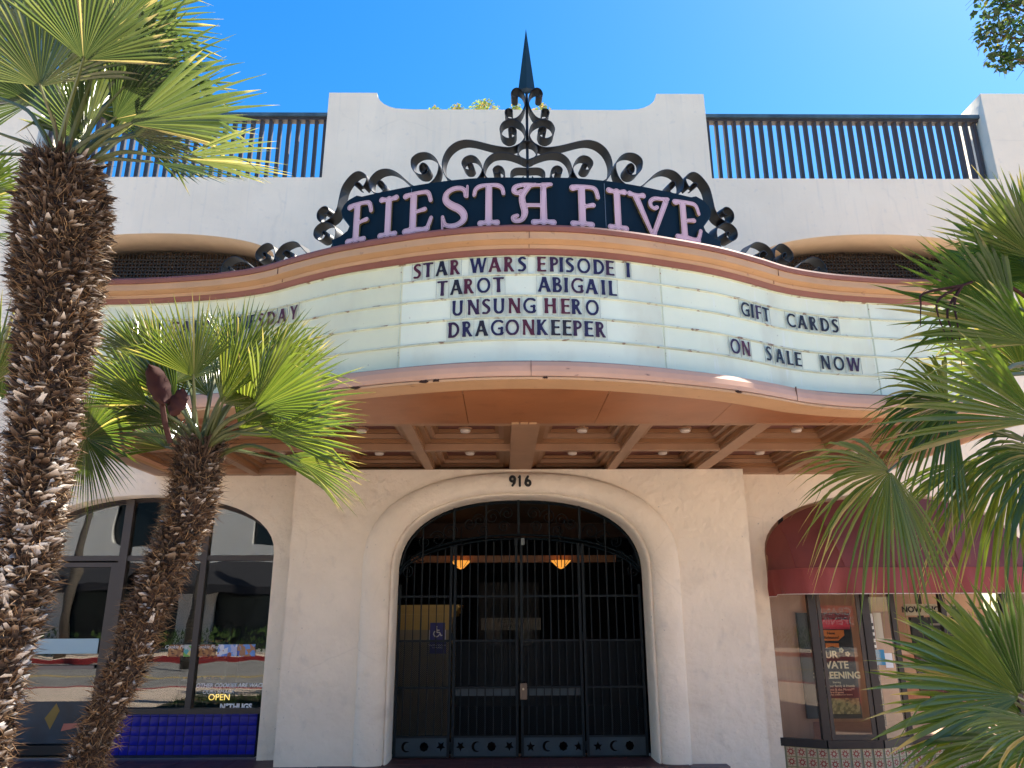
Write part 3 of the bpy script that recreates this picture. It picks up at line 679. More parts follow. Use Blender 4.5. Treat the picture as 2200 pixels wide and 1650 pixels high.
# ---------------------------------------------------------------- name sign on top of the marquee
def curved(me, o_, x_off=0, zoff=0, dz=0):
    """wrap a flat mesh (x, y=depth, z) onto the marquee curve"""
    for v_ in me.vertices:
        x, d, z = v_.co; x += x_off; yy, nn, tt = frame_at(x); k = o_ - d
        v_.co = (x + nn[0] * k, yy + nn[1] * k - 5.3, z + zoff)
    me.update(); return me
sg = thing('name_sign', 'navy name sign with big pink raised letters standing on the marquee cornice', 'sign', (X0, 5.3, 0))
brR = [(1.40, 4.503), (1.66, 4.503), (1.70, 4.60), (1.72, 4.645), (1.64, 4.662), (1.57, 4.70), (1.548, 4.75), (1.585, 4.80), (1.63, 4.86), (1.642, 4.91), (1.62, 4.96), (1.575, 5.0), (1.50, 5.025)]
top = [(x, 5.0 + .018 * math.sin(abs(x) * 2.0)) for x in np.arange(1.45, -1.46, -.05)]
out = brR + top + [(-x, z) for x, z in brR[::-1]]
bottom = [(x, 4.503) for x in np.arange(-1.35, 1.36, .05)]
poly = out + bottom
def board(nm, scale_out, d0, d1, M):
    cu = bpy.data.curves.new('t', 'CURVE'); cu.dimensions = '2D'; cu.fill_mode = 'BOTH'; cu.extrude = (d1 - d0) / 2
    sp = cu.splines.new('POLY'); sp.points.add(len(poly) - 1); sp.use_cyclic_u = True
    for p, (x, z) in zip(sp.points, poly):
        p.co = (x * scale_out, (z - 4.75) * (1 + (scale_out - 1) * 3) + 4.75 if z > 4.51 else z, 0, 1)
    o = bpy.data.objects.new('t', cu); me = bpy.data.meshes.new_from_object(o); bpy.data.objects.remove(o)
    for v_ in me.vertices: v_.co = (v_.co.x, (d0 + d1) / 2 - v_.co.z, v_.co.y)
    bm = bmesh.new(); bm.from_mesh(me); bmesh.ops.remove_doubles(bm, verts=bm.verts, dist=1e-5)
    for xc in np.arange(-1.6, 1.61, .1):
        bmesh.ops.bisect_plane(bm, geom=bm.verts[:] + bm.edges[:] + bm.faces[:], plane_co=(xc, 0, 0), plane_no=(1, 0, 0))
    bmesh.ops.recalc_face_normals(bm, faces=bm.faces)
    bm.to_mesh(me); bm.free(); me.materials.clear(); me.materials.append(M)
    curved(me, 0); return link(nm, me, sg)
board('board', 1.0, .10, .13, NAVY)
board('board_case', 1.012, .131, .23, NAVYEDGE)
for x in (.655, -1.0):
    yy, nn, tt = frame_at(x); o = MB().box(-.0015, .0015, -.002, .01, 4.51, 4.99).obj('panel_joint', mat('joint_light', (.15, .2, .25), .5), sg)
    o.location = (x - nn[0] * .098, yy - nn[1] * .098 - 5.3, 0); o.rotation_euler = (0, 0, math.atan2(tt[1], tt[0]))
RIML = mat('channel_rim', (.30, .17, .20), .5)
def foot(cx, w_=.2, y=.07, r=.078): return [[(cx - w_, y, r), (cx - w_ * .5, y + .012, r * .72), (cx, y + .03, .07), (cx + w_ * .5, y + .012, r * .72), (cx + w_, y, r)]]
def head(cx, w_=.2, y=.93, r=.078): return [[(cx - w_, y, r), (cx - w_ * .5, y - .012, r * .72), (cx, y - .03, .07), (cx + w_ * .5, y - .012, r * .72), (cx + w_, y, r)]]
SG = {
 'F': (.66, [[(.26, .08, .085), (.26, .9, .085)]] + foot(.26, .19) + [smoothpath([(.08, .90, .085), (.2, .93, .065), (.42, .945, .055), (.54, .92, .06), (.585, .82, .055), (.605, .72, .052)], 4), smoothpath([(.26, .44, .045), (.38, .50, .05), (.50, .53, .062)], 4)]),
 'I': (.5, [[(.25, .08, .085), (.25, .92, .085)]] + foot(.25, .175) + head(.25, .175)),
 'E': (.78, [[(.27, .08, .09), (.27, .9, .09)], [(.09, .075, .08), (.27, .09, .08), (.5, .075, .055), (.62, .08, .07)], smoothpath([(.60, .06, .055), (.66, .2, .055), (.70, .32, .05)], 3), smoothpath([(.08, .91, .08), (.2, .935, .06), (.46, .95, .055), (.6, .93, .06), (.655, .83, .055), (.68, .73, .052)], 4), smoothpath([(.28, .49, .05), (.42, .52, .05), (.54, .54, .062)], 4)]),
 'S': (.72, [smoothpath([(.62, .74, .05), (.60, .86, .055), (.50, .93, .06), (.32, .93, .065), (.16, .84, .075), (.14, .68, .09), (.28, .55, .10), (.46, .45, .105), (.58, .32, .10), (.58, .18, .085), (.44, .085, .07), (.26, .07, .06), (.13, .12, .055), (.09, .24, .045)], 4), [(.655, .72, .045), (.665, .97, .03)], [(.07, .03, .03), (.07, .3, .045)]]),
 'T': (.84, [[(.42, .08, .095), (.42, .9, .09)]] + foot(.42, .2) + [smoothpath([(.07, .74, .05), (.10, .86, .055), (.2, .93, .06), (.42, .955, .045), (.64, .93, .06), (.74, .86, .055), (.77, .74, .052)], 4)]),
 'A': (1.04, [smoothpath([(.72, .93, .04), (.5, .935, .05), (.28, .93, .055), (.13, .88, .06), (.11, .78, .06), (.19, .74, .055), (.25, .80, .04)], 4), [(.72, .08, .085), (.72, .93, .07)], [(.70, .94, .055), (.88, .955, .05)], [(.78, .92, .05), (.88, .955, .04)]] + foot(.72, .2) + [smoothpath([(.40, .88, .07), (.28, .68, .075), (.29, .48, .08), (.33, .30, .08), (.27, .13, .06), (.13, .10, .06), (.09, .18, .055), (.17, .22, .05)], 4), [(.28, .46, .05), (.7, .46, .05)], [(.40, .90, .055), (.55, .94, .05)]]),
 'V': (1.06, [[(.19, .86, .085), (.50, .06, .05)], [(.88, .88, .07), (.56, .07, .06)], [(.50, .05, .045), (.58, .05, .045)]] + head(.2, .15, .92, .075) + [smoothpath([(.93, .945, .045), (.78, .92, .05), (.62, .90, .052), (.52, .82, .05), (.52, .71, .05), (.60, .66, .05), (.665, .70, .05)], 4)]),
}
spec = [('F', -1.445, .255), ('I', -1.187, .185), ('E', -.925, .29), ('S', -.615, .255), ('T', -.329, .30), ('A', .045, .42), ('F', .475, .275), ('I', .752, .195), ('V', 1.055, .42), ('E', 1.388, .29)]
for ch, x, wd in spec:
    W, S = SG[ch]; sx = wd / (W + .02)
    S = [[(x_, y_, w_ * .86) for x_, y_, w_ in s_] for s_ in S]
    me = glyph_mesh('letter', S, W, 1, .024, [PINK, YELLEDGE], .0225)
    for v_ in me.vertices: v_.co = ((v_.co.x - W / 2) * sx, v_.co.y, 4.553 + v_.co.z * .392)
    curved(me, -.074, x); link('letter', me, sg)
    S1 = [[(x_, y_, w_ - .016) for x_, y_, w_ in s_] for s_ in S]; S2 = [[(x_, y_, w_ - .027) for x_, y_, w_ in s_] for s_ in S]
    me = glyph_mesh('channel_rim', S1, W, 1, .001, [RIML, RIML], .0125, cuts=S2, side=False)
    for v_ in me.vertices: v_.co = ((v_.co.x - W / 2) * sx, v_.co.y, 4.553 + v_.co.z * .392)
    curved(me, -.0725, x); link('channel_rim', me, sg)
# ---------------------------------------------------------------- wrought iron cresting
IR = {
'hook': [(-0.082,5.842),(-0.091,5.821),(-0.115,5.815),(-0.135,5.829),(-0.141,5.857),(-0.12,5.898),(-0.082,5.909),(-0.04,5.878),(-0.019,5.821),(-0.015,5.758),(-0.025,5.715),(-0.052,5.654),(-0.089,5.612),(-0.132,5.599),(-0.168,5.609),(-0.192,5.641),(-0.197,5.672),(-0.184,5.697),(-0.16,5.703),(-0.136,5.692),(-0.129,5.673),(-0.136,5.654)],

'arm': [(-0.137,5.458),(-0.161,5.471),(-0.167,5.499),(-0.155,5.517),(-0.134,5.522),(-0.106,5.506),(-0.095,5.472),(-0.117,5.424),(-0.169,5.408),(-0.216,5.434),(-0.237,5.471),(-0.242,5.514),(-0.216,5.568),(-0.168,5.591),(-0.116,5.592),(-0.053,5.555),(-0.022,5.499),(-0.018,5.438),(-0.044,5.379),(-0.091,5.341),(-0.153,5.32),(-0.221,5.326),(-0.309,5.347),(-0.398,5.378),(-0.483,5.407),(-0.562,5.421),(-0.642,5.405),(-0.71,5.35),(-0.748,5.264),(-0.751,5.181),(-0.725,5.1),(-0.666,5.042),(-0.582,5.013),(-0.499,5.01),(-0.432,5.046),(-0.399,5.112),(-0.404,5.16),(-0.428,5.211),(-0.46,5.248),(-0.502,5.265),(-0.549,5.253),(-0.577,5.218),(-0.574,5.176),(-0.542,5.136),(-0.5,5.131),(-0.477,5.158),(-0.49,5.186),(-0.517,5.191),(-0.532,5.177)],

'lower': [(-0.004,5.198),(-0.056,5.221),(-0.117,5.247),(-0.179,5.267),(-0.247,5.273),(-0.309,5.26),(-0.361,5.212),(-0.386,5.141),(-0.38,5.082),(-0.349,5.034),(-0.293,5.006),(-0.231,5.012),(-0.203,5.058),(-0.203,5.093),(-0.221,5.129),(-0.257,5.148),(-0.29,5.135),(-0.303,5.109),(-0.29,5.079),(-0.262,5.075),(-0.241,5.092),(-0.252,5.11)],

'arc': [(-0.005,5.118),(-0.092,5.121),(-0.134,5.102),(-0.149,5.068),(-0.144,5.027),(-0.119,5.005),(-0.067,5.006),(-0.037,5.04)],

'ess': [(-0.899,5.195),(-0.919,5.16),(-0.951,5.178),(-0.956,5.229),(-0.929,5.254),(-0.887,5.223),(-0.878,5.176),(-0.905,5.142),(-0.96,5.149),(-1.01,5.193),(-1.034,5.259),(-1.029,5.32),(-0.974,5.356),(-0.898,5.35),(-0.834,5.305),(-0.791,5.236),(-0.786,5.166),(-0.814,5.088),(-0.874,5.038),(-0.949,5.026),(-1.012,5.048),(-1.077,5.114),(-1.143,5.187),(-1.209,5.239),(-1.275,5.264),(-1.347,5.255),(-1.403,5.205),(-1.414,5.146),(-1.396,5.087),(-1.35,5.043),(-1.292,5.038),(-1.266,5.074),(-1.275,5.122),(-1.306,5.156),(-1.331,5.15),(-1.333,5.12),(-1.313,5.096)],

'side': [(-1.531,5.148),(-1.554,5.161),(-1.549,5.187),(-1.511,5.179),(-1.479,5.137),(-1.465,5.141),(-1.442,5.191),(-1.452,5.24),(-1.51,5.289),(-1.57,5.291),(-1.635,5.245),(-1.685,5.174),(-1.708,5.063),(-1.721,4.981),(-1.759,4.914),(-1.819,4.884),(-1.873,4.88),(-1.917,4.935),(-1.919,4.998),(-1.878,5.034),(-1.83,5.024),(-1.807,4.986),(-1.82,4.955),(-1.848,4.959)],

'foot': [(-1.844,4.76),(-1.857,4.779),(-1.834,4.788),(-1.819,4.746),(-1.844,4.71),(-1.895,4.716),(-1.939,4.77),(-1.933,4.838),(-1.873,4.876),(-1.801,4.86),(-1.734,4.799),(-1.717,4.726),(-1.738,4.641),(-1.779,4.576),(-1.838,4.545),(-1.909,4.555),(-1.99,4.608),(-2.058,4.684),(-2.107,4.744),(-2.172,4.778),(-2.254,4.774),(-2.305,4.723),(-2.323,4.661),(-2.279,4.593),(-2.233,4.569),(-2.178,4.584),(-2.163,4.626),(-2.181,4.678),(-2.222,4.706),(-2.251,4.685),(-2.232,4.657)],

'tail': [(-2.428,4.703),(-2.448,4.718),(-2.438,4.74),(-2.412,4.724),(-2.407,4.675),(-2.465,4.655),(-2.505,4.692),(-2.512,4.752),(-2.463,4.81),(-2.405,4.824),(-2.353,4.785),(-2.327,4.709),(-2.327,4.65),(-2.358,4.603),(-2.414,4.565),(-2.486,4.567),(-2.538,4.608),(-2.606,4.679),(-2.673,4.726),(-2.722,4.741),(-2.779,4.725),(-2.825,4.67),(-2.833,4.593),(-2.811,4.549),(-2.773,4.57),(-2.748,4.609),(-2.758,4.646),(-2.773,4.623)],
}
fe = thing('iron_cresting', 'black wrought iron scrolls with spear finial standing behind the name sign', 'ironwork', (X0, 5.3, 0))
def band(nm, pts, width=.112, th_=.006, off=.14):
    P = smoothpath(pts, 4); n = len(P); v = []; f = []
    for i, (x, z) in enumerate(P):
        a, b = P[max(i - 1, 0)], P[min(i + 1, n - 1)]; dx, dz = b[0] - a[0], b[1] - a[1]; L = math.hypot(dx, dz) or 1
        nx_, nz_ = -dz / L * th_ / 2, dx / L * th_ / 2
        for sgn in (1, -1):
            xx, zz = x + nx_ * sgn, z + nz_ * sgn; yy, nn, tt = frame_at(xx)
            for k in (off, off + width): v.append((xx - nn[0] * k, yy - nn[1] * k - 5.3, zz))
    for i in range(n - 1):
        a, b = 4 * i, 4 * i + 4
        f += [(a, b, b + 1, a + 1), (a + 3, b + 3, b + 2, a + 2), (a + 2, b + 2, b, a), (a + 1, b + 1, b + 3, a + 3)]
    f += [(0, 1, 3, 2), (4 * n - 4, 4 * n - 2, 4 * n - 1, 4 * n - 3)]
    me = mesh_data(nm, v, f, IRON)
    bm = bmesh.new(); bm.from_mesh(me); bmesh.ops.recalc_face_normals(bm, faces=bm.faces); bm.to_mesh(me); bm.free()
    return link(nm, me, fe)
for key in ('hook', 'arm', 'lower', 'arc', 'ess', 'side', 'foot', 'tail'):
    for s in (1, -1):
        band('scroll', [(p[0] * s, p[1]) for p in IR[key]], off=.14 + (.001 if s > 0 else 0))
band('ring', [(.088 * math.sin(t), 5.291 + .092 * math.cos(t)) for t in np.linspace(0, 2 * math.pi, 12)])
MB().tube([(0, .185, 4.9), (0, .185, 5.95)], .012, 8).obj('rod', IRON, fe)
sp = MB(); sp.add([(-.072, .185, 5.93), (0, .16, 5.93), (.072, .185, 5.93), (0, .21, 5.93), (0, .185, 6.575), (0, .185, 5.875)],
                  [(0, 1, 4), (1, 2, 4), (2, 3, 4), (3, 0, 4), (1, 0, 5), (2, 1, 5), (3, 2, 5), (0, 3, 5)])
sp.obj('spear', SPEAR, fe)
# ---------------------------------------------------------------- gate
gt = thing('gate', 'dark teal iron gate of four leaves with moon and star cut-outs closing the arched entrance', 'gate', (X0, 9.27, 0))
def gtop(x, hw=1.44, zs=2.0, b=.88, p=2.4): return zs + b * max(0, 1 - (abs(x) / hw) ** p) ** (1 / p) if abs(x) < hw else zs
def garc(x): return 1.94 + .50 * math.sqrt(max(0, 1 - (x / 1.47) ** 2))
leafx = [(-1.45, -.815), (-.795, -.035), (-.005, .715), (.735, 1.43)]
def crescent(cx, cz, r):
    P = [(cx + r * math.cos(rad(a)), cz + r * math.sin(rad(a))) for a in range(50, 311, 13)]
    Q = [(cx + r * .32 + r * .8 * math.cos(rad(a)), cz + r * .8 * math.sin(rad(a))) for a in range(290, 69, -13)]
    return P + Q
def starp(cx, cz, r, n, k, ph): return [(cx + (r if i % 2 == 0 else r * k) * math.cos(rad(ph + 180. * i / n)), cz + (r if i % 2 == 0 else r * k) * math.sin(rad(ph + 180. * i / n))) for i in range(2 * n)]
motif = [[('m', -1.30), ('e', -1.10), ('s-', -.91)], [('s-', -.69), ('m', -.51), ('e', -.34), ('s-', -.14)], [('s', .10), ('m', .29), ('e', .47), ('s', .64)], [('s', .86), ('m', 1.05), ('e', 1.22)]]
bar1 = None
for (xa, xb), mo in zip(leafx, motif):
    lf = link('gate_leaf', MB().box(xa, xa + .03, -.02, .02, .03, garc(xa + .015) if xa > -1.4 else 1.9).box(xb - .03, xb, -.02, .02, .03, garc(xb - .015) if xb < 1.4 else 1.9).mesh('gate_leaf', GATEM), gt)
    for z in (1.765, 1.265, .755, .240):
        box('cross_rail', xa + .0305, xb - .0305, -.016, .016, z - .012, z + .012, GATEM, lf)
    box('bottom_rail', xa + .0305, xb - .0305, -.016, .016, .025, .04, GATEM, lf)
    nb = 7 if xb - xa > .7 else 6
    for i in range(1, nb + 1):
        x = xa + (xb - xa) * i / (nb + 1); r_ = .0055 if i != (nb + 1) // 2 else .008
        box('bar', x - r_, x + r_, -.0075 if r_ < .008 else -.0125, .0075 if r_ < .008 else .0125, .252, (garc(x) - .02) if i != (nb + 1) // 2 else gtop(x) - .01, GATEM, lf)
    hl = []
    for k, cx in mo:
        if k == 'm': hl.append(crescent(cx, .137, .055))
        elif k == 'e': hl.append(starp(cx, .137, .054, 8, .78, 0))
        else: hl.append(starp(cx, .132 if k == 's' else .142, .056, 5, .42, 90 if k == 's' else -90))
    plate('kick_plate', [(xa + .0305, .041), (xb - .0305, .041), (xb - .0305, .227), (xa + .0305, .227)], hl, -.012, -.004, KICK, lf)
    if abs(xa + .795) < .01 or abs(xa + .005) < .01: box('lock_band', xa + .031, xb - .031, .017, .02, .665, .742, KICK, lf)
    ms = MB(); pit = .021; H = 1.0; z0 = .252; zt = 1.252; w_ = xb - xa - .07; x0 = xa + .035
    for sg_ in (1, -1):
        c_ = -(zt - z0)
        while c_ < w_:
            t0, t1 = max(0, -c_), min(zt - z0, w_ - c_)
            if t1 > t0:
                xx = lambda t: x0 + (c_ + t if sg_ > 0 else w_ - c_ - t)
                ms.add([(xx(t0), .0215, z0 + t0), (xx(t0), .0215, z0 + t0 + .0065), (xx(t1), .0215, z0 + t1 + .0065), (xx(t1), .0215, z0 + t1)], [(0, 1, 2, 3)])
            c_ += pit
    ms.obj('wire_mesh', GATEM, lf, kind='stuff')
    # no more than the visible plain panels get the mesh
for off_, nm in ((0, 'arch_rail'), (.045, 'arch_rail')):
    pts = [(x, 0, garc(x) + off_) for x in np.linspace(-1.455, 1.44, 50)]
    MB().tube(pts, .0115, 4).obj(nm, GATEM, gt)
MB().tube([(x, 0, gtop(x)) for x in 1.435 * np.sin(np.linspace(-math.pi / 2, math.pi / 2, 70))], .016, 4).obj('frame', GATEM, gt)
for x in (-.805, -.02, .725): box('post', x - .014, x + .014, -.024, .024, garc(x) + .06, gtop(x) + .03, GATEM, gt)
def spiral(cx, cz, r, a0, turns, sgn, n=26):
    return [(cx + r * (1 - .86 * i / n) * math.cos(a0 + sgn * turns * 2 * math.pi * i / n), .0, cz + r * (1 - .86 * i / n) * math.sin(a0 + sgn * turns * 2 * math.pi * i / n)) for i in range(n + 1)]
scr = []
for s in (-1, 1):
    for cx, cz, r, a0, sg_ in ((.16, 2.74, .085, 0, 1), (.34, 2.70, .10, math.pi, -1), (.50, 2.66, .085, 0, 1), (.62, 2.62, .08, 2.5, 1), (.20, 2.58, .075, 3, -1), (.45, 2.54, .07, 0, -1), (.86, 2.52, .10, math.pi, -1), (1.0, 2.44, .10, .3, 1), (1.16, 2.40, .075, 1, -1), (1.2, 2.24, .075, 4, 1), (1.33, 2.20, .07, 1, -1), (1.36, 2.05, .075, 2, 1)):
        MB().tube(spiral(s * cx, cz, r, a0 if s > 0 else math.pi - a0, 1.6, sg_ * s), .0055, 4).obj('scroll', GATEM, gt)
for z in (2.25, 1.27, .1):
    for x in (-.805, .725): MB().tube([(x, -.03, z), (x, -.03, z + .09)], .012, 8).obj('hinge', GATEM, gt)
lk = MB().box(-.015, .065, -.045, -.021, .63, .80).obj('lock_box', mat('lock_metal', (.12, .09, .07), .4, metal=.6), gt)
MB().tube([(.022, -.0475, .74), (.022, -.058, .74)], .012, 10).obj('lock_cylinder', mat('brass', (.4, .35, .25), .3, metal=.8), lk)
MB().tube([(-.0, -.03, .80), (.0, -.05, .83), (.05, -.05, .83), (.05, -.03, .80)], .006, 6).obj('hasp', BLACK, lk)
box('closer_box', -.075, -.03, -.05, -.021, 2.36, 2.44, GATEM, gt); box('closer_box', .01, .05, -.05, -.021, 2.36, 2.44, mat('closer_grey', (.12, .15, .15), .4), gt)
# entrance threshold
box('threshold', -2.2, 2.2, -.55, .0, -.03, .010, PAVGR, th)
tm = MB().box(-.146, .146, -.1, .1, 0, .006).mesh('floor_tile', PAVER)
for i in range(12):
    for j in range(3):
        o = link('floor_tile', tm, th, (-1.67 + i * .3, -.42 + j * .21 - .05, .0105))

# ---------------------------------------------------------------- lobby behind the gate
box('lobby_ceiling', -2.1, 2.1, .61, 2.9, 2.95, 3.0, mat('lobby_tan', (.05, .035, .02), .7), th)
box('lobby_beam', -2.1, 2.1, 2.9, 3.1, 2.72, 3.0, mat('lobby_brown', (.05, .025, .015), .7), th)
bt = thing('ticket_booth', 'yellow ticket booth with moulded cornice standing in the dark lobby behind the gate', 'booth', (-1.10, 10.55, 0))
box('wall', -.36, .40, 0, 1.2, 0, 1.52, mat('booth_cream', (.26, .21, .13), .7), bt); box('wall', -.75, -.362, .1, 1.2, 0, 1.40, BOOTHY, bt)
box('panel_band', -.37, .41, -.01, -.001, 1.36, 1.52, BOOTHY, bt)
for k, (e, z) in enumerate(((.03, 1.521), (.05, 1.561), (.07, 1.60), (.10, 1.64))): box('cornice', -.37 - e * .3, .41 + e, -.01 - e, 1.2, z, z + .038, BOOTHY, bt)
box('cornice', -.75, -.38, .07, 1.2, 1.401, 1.45, BOOTHY, bt); box('cornice', -.75, -.385, .05, 1.2, 1.451, 1.49, BOOTHY, bt)
ad = thing('access_sign', 'small blue wheelchair access sign on the yellow booth', 'sign', (-.88, 10.535, 1.25))
box('plate', -.10, .10, 0, .008, -.02, .20, ADA, ad); box('border', -.11, .11, .0085, .012, -.03, .21, SIGNW, ad)
GLY = [[(.42, .88, .07)], [(.42, .74, .05), (.44, .42, .05), (.70, .40, .05), (.82, .14, .05), (.92, .17, .04)], [(.43, .60, .04), (.66, .60, .04)], arc(.42, .30, .25, .25, 130, 340, .045)]
o = link('pictogram', glyph_mesh('pictogram', GLY, 1, 1, .1, [SIGNW] * 2, .04), ad, (-.075, -.006, .015)); o.scale = (.15, .03, .15)
box('plate', -.10, .12, 0, .008, -.19, -.045, ADA, ad)
text('lettering', 'THEATER SEATING\nAVAILABLE', .028, (0, -.003, -.10), SIGNW, ad)
AMB = emit_mat('lamp_amber_glass', (1., .40, .06), .26)
for x, lab in ((-.636, 'left of the two glowing amber lamps hanging inside the entrance'), (.86, 'right of the two glowing amber lamps hanging inside the entrance')):
    t = thing('pendant_lamp', lab, 'lamp', (x, 11.5, 2.27), 'amber lamps inside the entrance')
    n = 8
    for k in range(n):
        a0, a1 = 2 * math.pi * k / n, 2 * math.pi * (k + 1) / n
        P = lambda a, r, z: (r * math.cos(a), r * math.sin(a), z)
        da = .04
        MB().add([P(a0 + da, .155, .045), P(a1 - da, .155, .045), P(a1 - da * 2, .05, -.055), P(a0 + da * 2, .05, -.055)], [(0, 1, 2, 3)]).obj('glass_panel', AMB, t)
        MB().tube([P(a0, .158, .048), P(a0, .05, -.058)], .004, 4).obj('rib', BLACK, t)
    MB().tube([(0, 0, -.075), (0, 0, -.055)], [.01, .055], 8).obj('cap', AMB, t)
    MB().tube([(0, 0, -.05), (0, 0, .55)], .012, 8).obj('stem', BLACK, t)
    pl = bpy.data.lights.new('bulb', 'POINT'); po = bpy.data.objects.new('bulb', pl); C.objects.link(po); po.parent = t; po.location = (0, 0, .09)
    pl.energy = .07; pl.color = (1, .5, .18); pl.shadow_soft_size = .03
box('lamp_beam', -1.6, 1.5, 2.32, 2.5, 2.30, 2.40, AMBERW, th)
hs = thing('lobby_sign', 'dim grey board with the theatre name hanging far back in the lobby', 'sign', (.12, 12.4, 1.4))
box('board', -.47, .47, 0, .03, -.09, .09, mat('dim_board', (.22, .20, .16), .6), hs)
text('lettering', 'FIESTA FIVE\nTHEATRE', .085, (0, -.006, 0), BLACK, hs)
dr = thing('lobby_door', 'dark glazed inner door at the back of the lobby', 'door', (.1, 14.2, 0))
for x in (-.55, 0.02): box('leaf', x, x + .53, 0, .05, 0, 2.1, BLACK, dr)
for x in (-.5, .07): box('notice', x + .1, x + .35, -.01, -.002, 1.0, 1.3, mat('notice_grey', (.30, .30, .28), .6), dr)

# ---------------------------------------------------------------- left shop window
sw = thing('shop_window', 'arched bronze framed shop window with glass door behind the two left palms', 'window', (X0 - 4.55, 9.55, 0))
def atop(x, hw=1.57, zs=2.27, b=.72, p=2.15): return zs + b * max(0, 1 - (abs(x) / hw) ** p) ** (1 / p) if abs(x) < hw else zs
CXW = X0 - 4.55
def L(x): return x - CXW
def pane(nm, xa, xb, z0, z1, M=GLASS, par=sw, y=.03):
    xs_ = np.linspace(xa, xb, 14); ol = [(xa, z0)] + [(x, min(z1, atop(x) - .03)) for x in xs_] + [(xb, z0)]
    return plate(nm, ol, [], y, y + .008, M, par)
m1, m2 = L(-4.70), L(-3.70)
for xa, xb in ((-1.5, m1 - .05), (m1 + .05, m2 - .035), (m2 + .035, 1.5)):
    pane('pane', xa, xb, 2.275, 9)
    if xa > -1.4: pane('pane', xa, xb, .525, 2.205)
pts = [(x, .03, atop(x) - .02) for x in 1.55 * np.sin(np.linspace(-math.pi / 2, math.pi / 2, 50))]
MB().tube([(-1.55, .03, 0)] + pts + [(1.55, .03, .5)], .035, 4).obj('frame', FRAME, sw)
box('transom', -1.55, m1 - .051, -.01, .07, 2.21, 2.27, FRAME, sw); box('transom', m1 + .051, m2 - .036, -.01, .07, 2.21, 2.27, FRAME, sw); box('transom', m2 + .036, 1.55, -.01, .07, 2.21, 2.27, FRAME, sw)
box('mullion', m1 - .05, m1 + .05, -.02, .08, 0, atop(m1) - .02, FRAME, sw); box('mullion', m2 - .035, m2 + .035, -.02, .08, .47, atop(m2) - .02, FRAME, sw)
box('sill', m1 + .051, 1.55, -.03, .08, .462, .52, FRAME, sw)
dg = pane('door_glass', -1.4, m1 - .14, .14, 2.13)
box('door_stile', m1 - .135, m1 - .055, .0, .06, .05, 2.19, FRAME, sw); box('door_rail', -1.45, m1 - .137, .0, .06, 2.135, 2.19, FRAME, sw)
box('door_rail', -1.45, m1 - .137, .0, .06, .03, .13, BLACK, sw)
box('push_bar', -1.4, m1 - .14, -.05, -.025, .96, 1.0, mat('push_bar', (.10, .10, .11), .3, metal=.7), sw)
box('frosted_band', -1.38, m1 - .16, .012, .016, 1.13, 1.30, mat('frosted_blue', (.36, .50, .54), .5), sw)
MURAL = mat('door_mural', (.006, .035, .06), .4, var=.6, vscale=1.5)
box('mural_film', -1.38, m1 - .15, .022, .027, .15, .60, MURAL, sw)
plate('mural_shape', [(L(-5.25), .58), (L(-5.20), .50), (L(-5.28), .30), (L(-5.36), .42)], [], .018, .0215, mat('mural_ochre', (.22, .14, .02), .5), sw)
plate('mural_shape', [(L(-5.13), .36), (L(-4.85), .37), (L(-4.95), .32), (L(-5.15), .28)], [], .018, .0215, mat('mural_salmon', (.45, .14, .09), .5), sw)
# promo strip inside the glass
def prints(nm, cols, sc_, seed):
    if nm in MATS: return MATS[nm]
    M = bpy.data.materials.new(nm); MATS[nm] = M; M.use_nodes = True; n, l = M.node_tree.nodes, M.node_tree.links; b = n['Principled BSDF']
    tc = n.new('ShaderNodeTexCoord'); vo = n.new('ShaderNodeTexVoronoi'); vo.inputs['Scale'].default_value = sc_
    mp = n.new('ShaderNodeMapping'); mp.inputs['Location'].default_value = (seed, seed * 2, seed)
    rp = n.new('ShaderNodeValToRGB'); rp.color_ramp.interpolation = 'CONSTANT'; e = rp.color_ramp.elements
    e[0].color = (*cols[0], 1); e[1].color = (*cols[-1], 1); e[1].position = .8
    for i, c in enumerate(cols[1:-1]): q_ = e.new(.8 * (i + 1) / (len(cols) - 1)); q_.color = (*c, 1)
    l.new(tc.outputs['Object'], mp.inputs[0]); l.new(mp.outputs[0], vo.inputs[0]); l.new(vo.outputs['Color'], rp.inputs[0]); l.new(rp.outputs[0], b.inputs[0])
    b.inputs['Roughness'].default_value = .5
    return M
PR = [prints('print_cookies', [(.30, .12, .04), (.45, .2, .06), (.12, .04, .02), (.6, .35, .15)], 30, 1), prints('print_green', [(.1, .4, .4), (.2, .45, .08), (.5, .5, .45), (.7, .6, .2)], 22, 4), prints('print_blue', [(.10, .2, .6), (.2, .35, .7), (.5, .5, .7), (.35, .1, .05), (.7, .7, .75)], 20, 7), prints('print_blue_dark', [(.06, .12, .45), (.15, .3, .65), (.4, .2, .1), (.05, .05, .15)], 20, 9)]
k = 0
labs = ['cookie photo print at the left end of the strip inside the shop glass', 'green toned food print left of the right mullion', 'cookie photo print under script lettering right of the mullion', 'pale blue drink and cookie print inside the shop glass', 'blue food tray print nearest the right reveal']
for (xa, xb, pi_) in ((-4.02, -3.90 + .06, 0), (-3.835, -3.74, 1), (-3.66, -3.46, 0), (-3.43, -3.20, 2), (-3.195, -2.98, 3)):
    t = thing('promo_print', labs[k], 'poster', ((xa + xb) / 2, 9.572, 1.155), 'prints stuck inside the shop glass'); w_ = (xb - xa) / 2; k += 1
    box('sheet', -w_, w_, 0, .002, -.065, .07, PR[pi_], t)
    if pi_ == 0: text('lettering', 'Cookie Plug', .055, (0, -.004, .045), SIGNW, t, shear=.3)
gl = thing('window_lettering', 'white and yellow slogan lettering on the lower right shop pane', 'lettering', (-3.2, 9.575, .65))
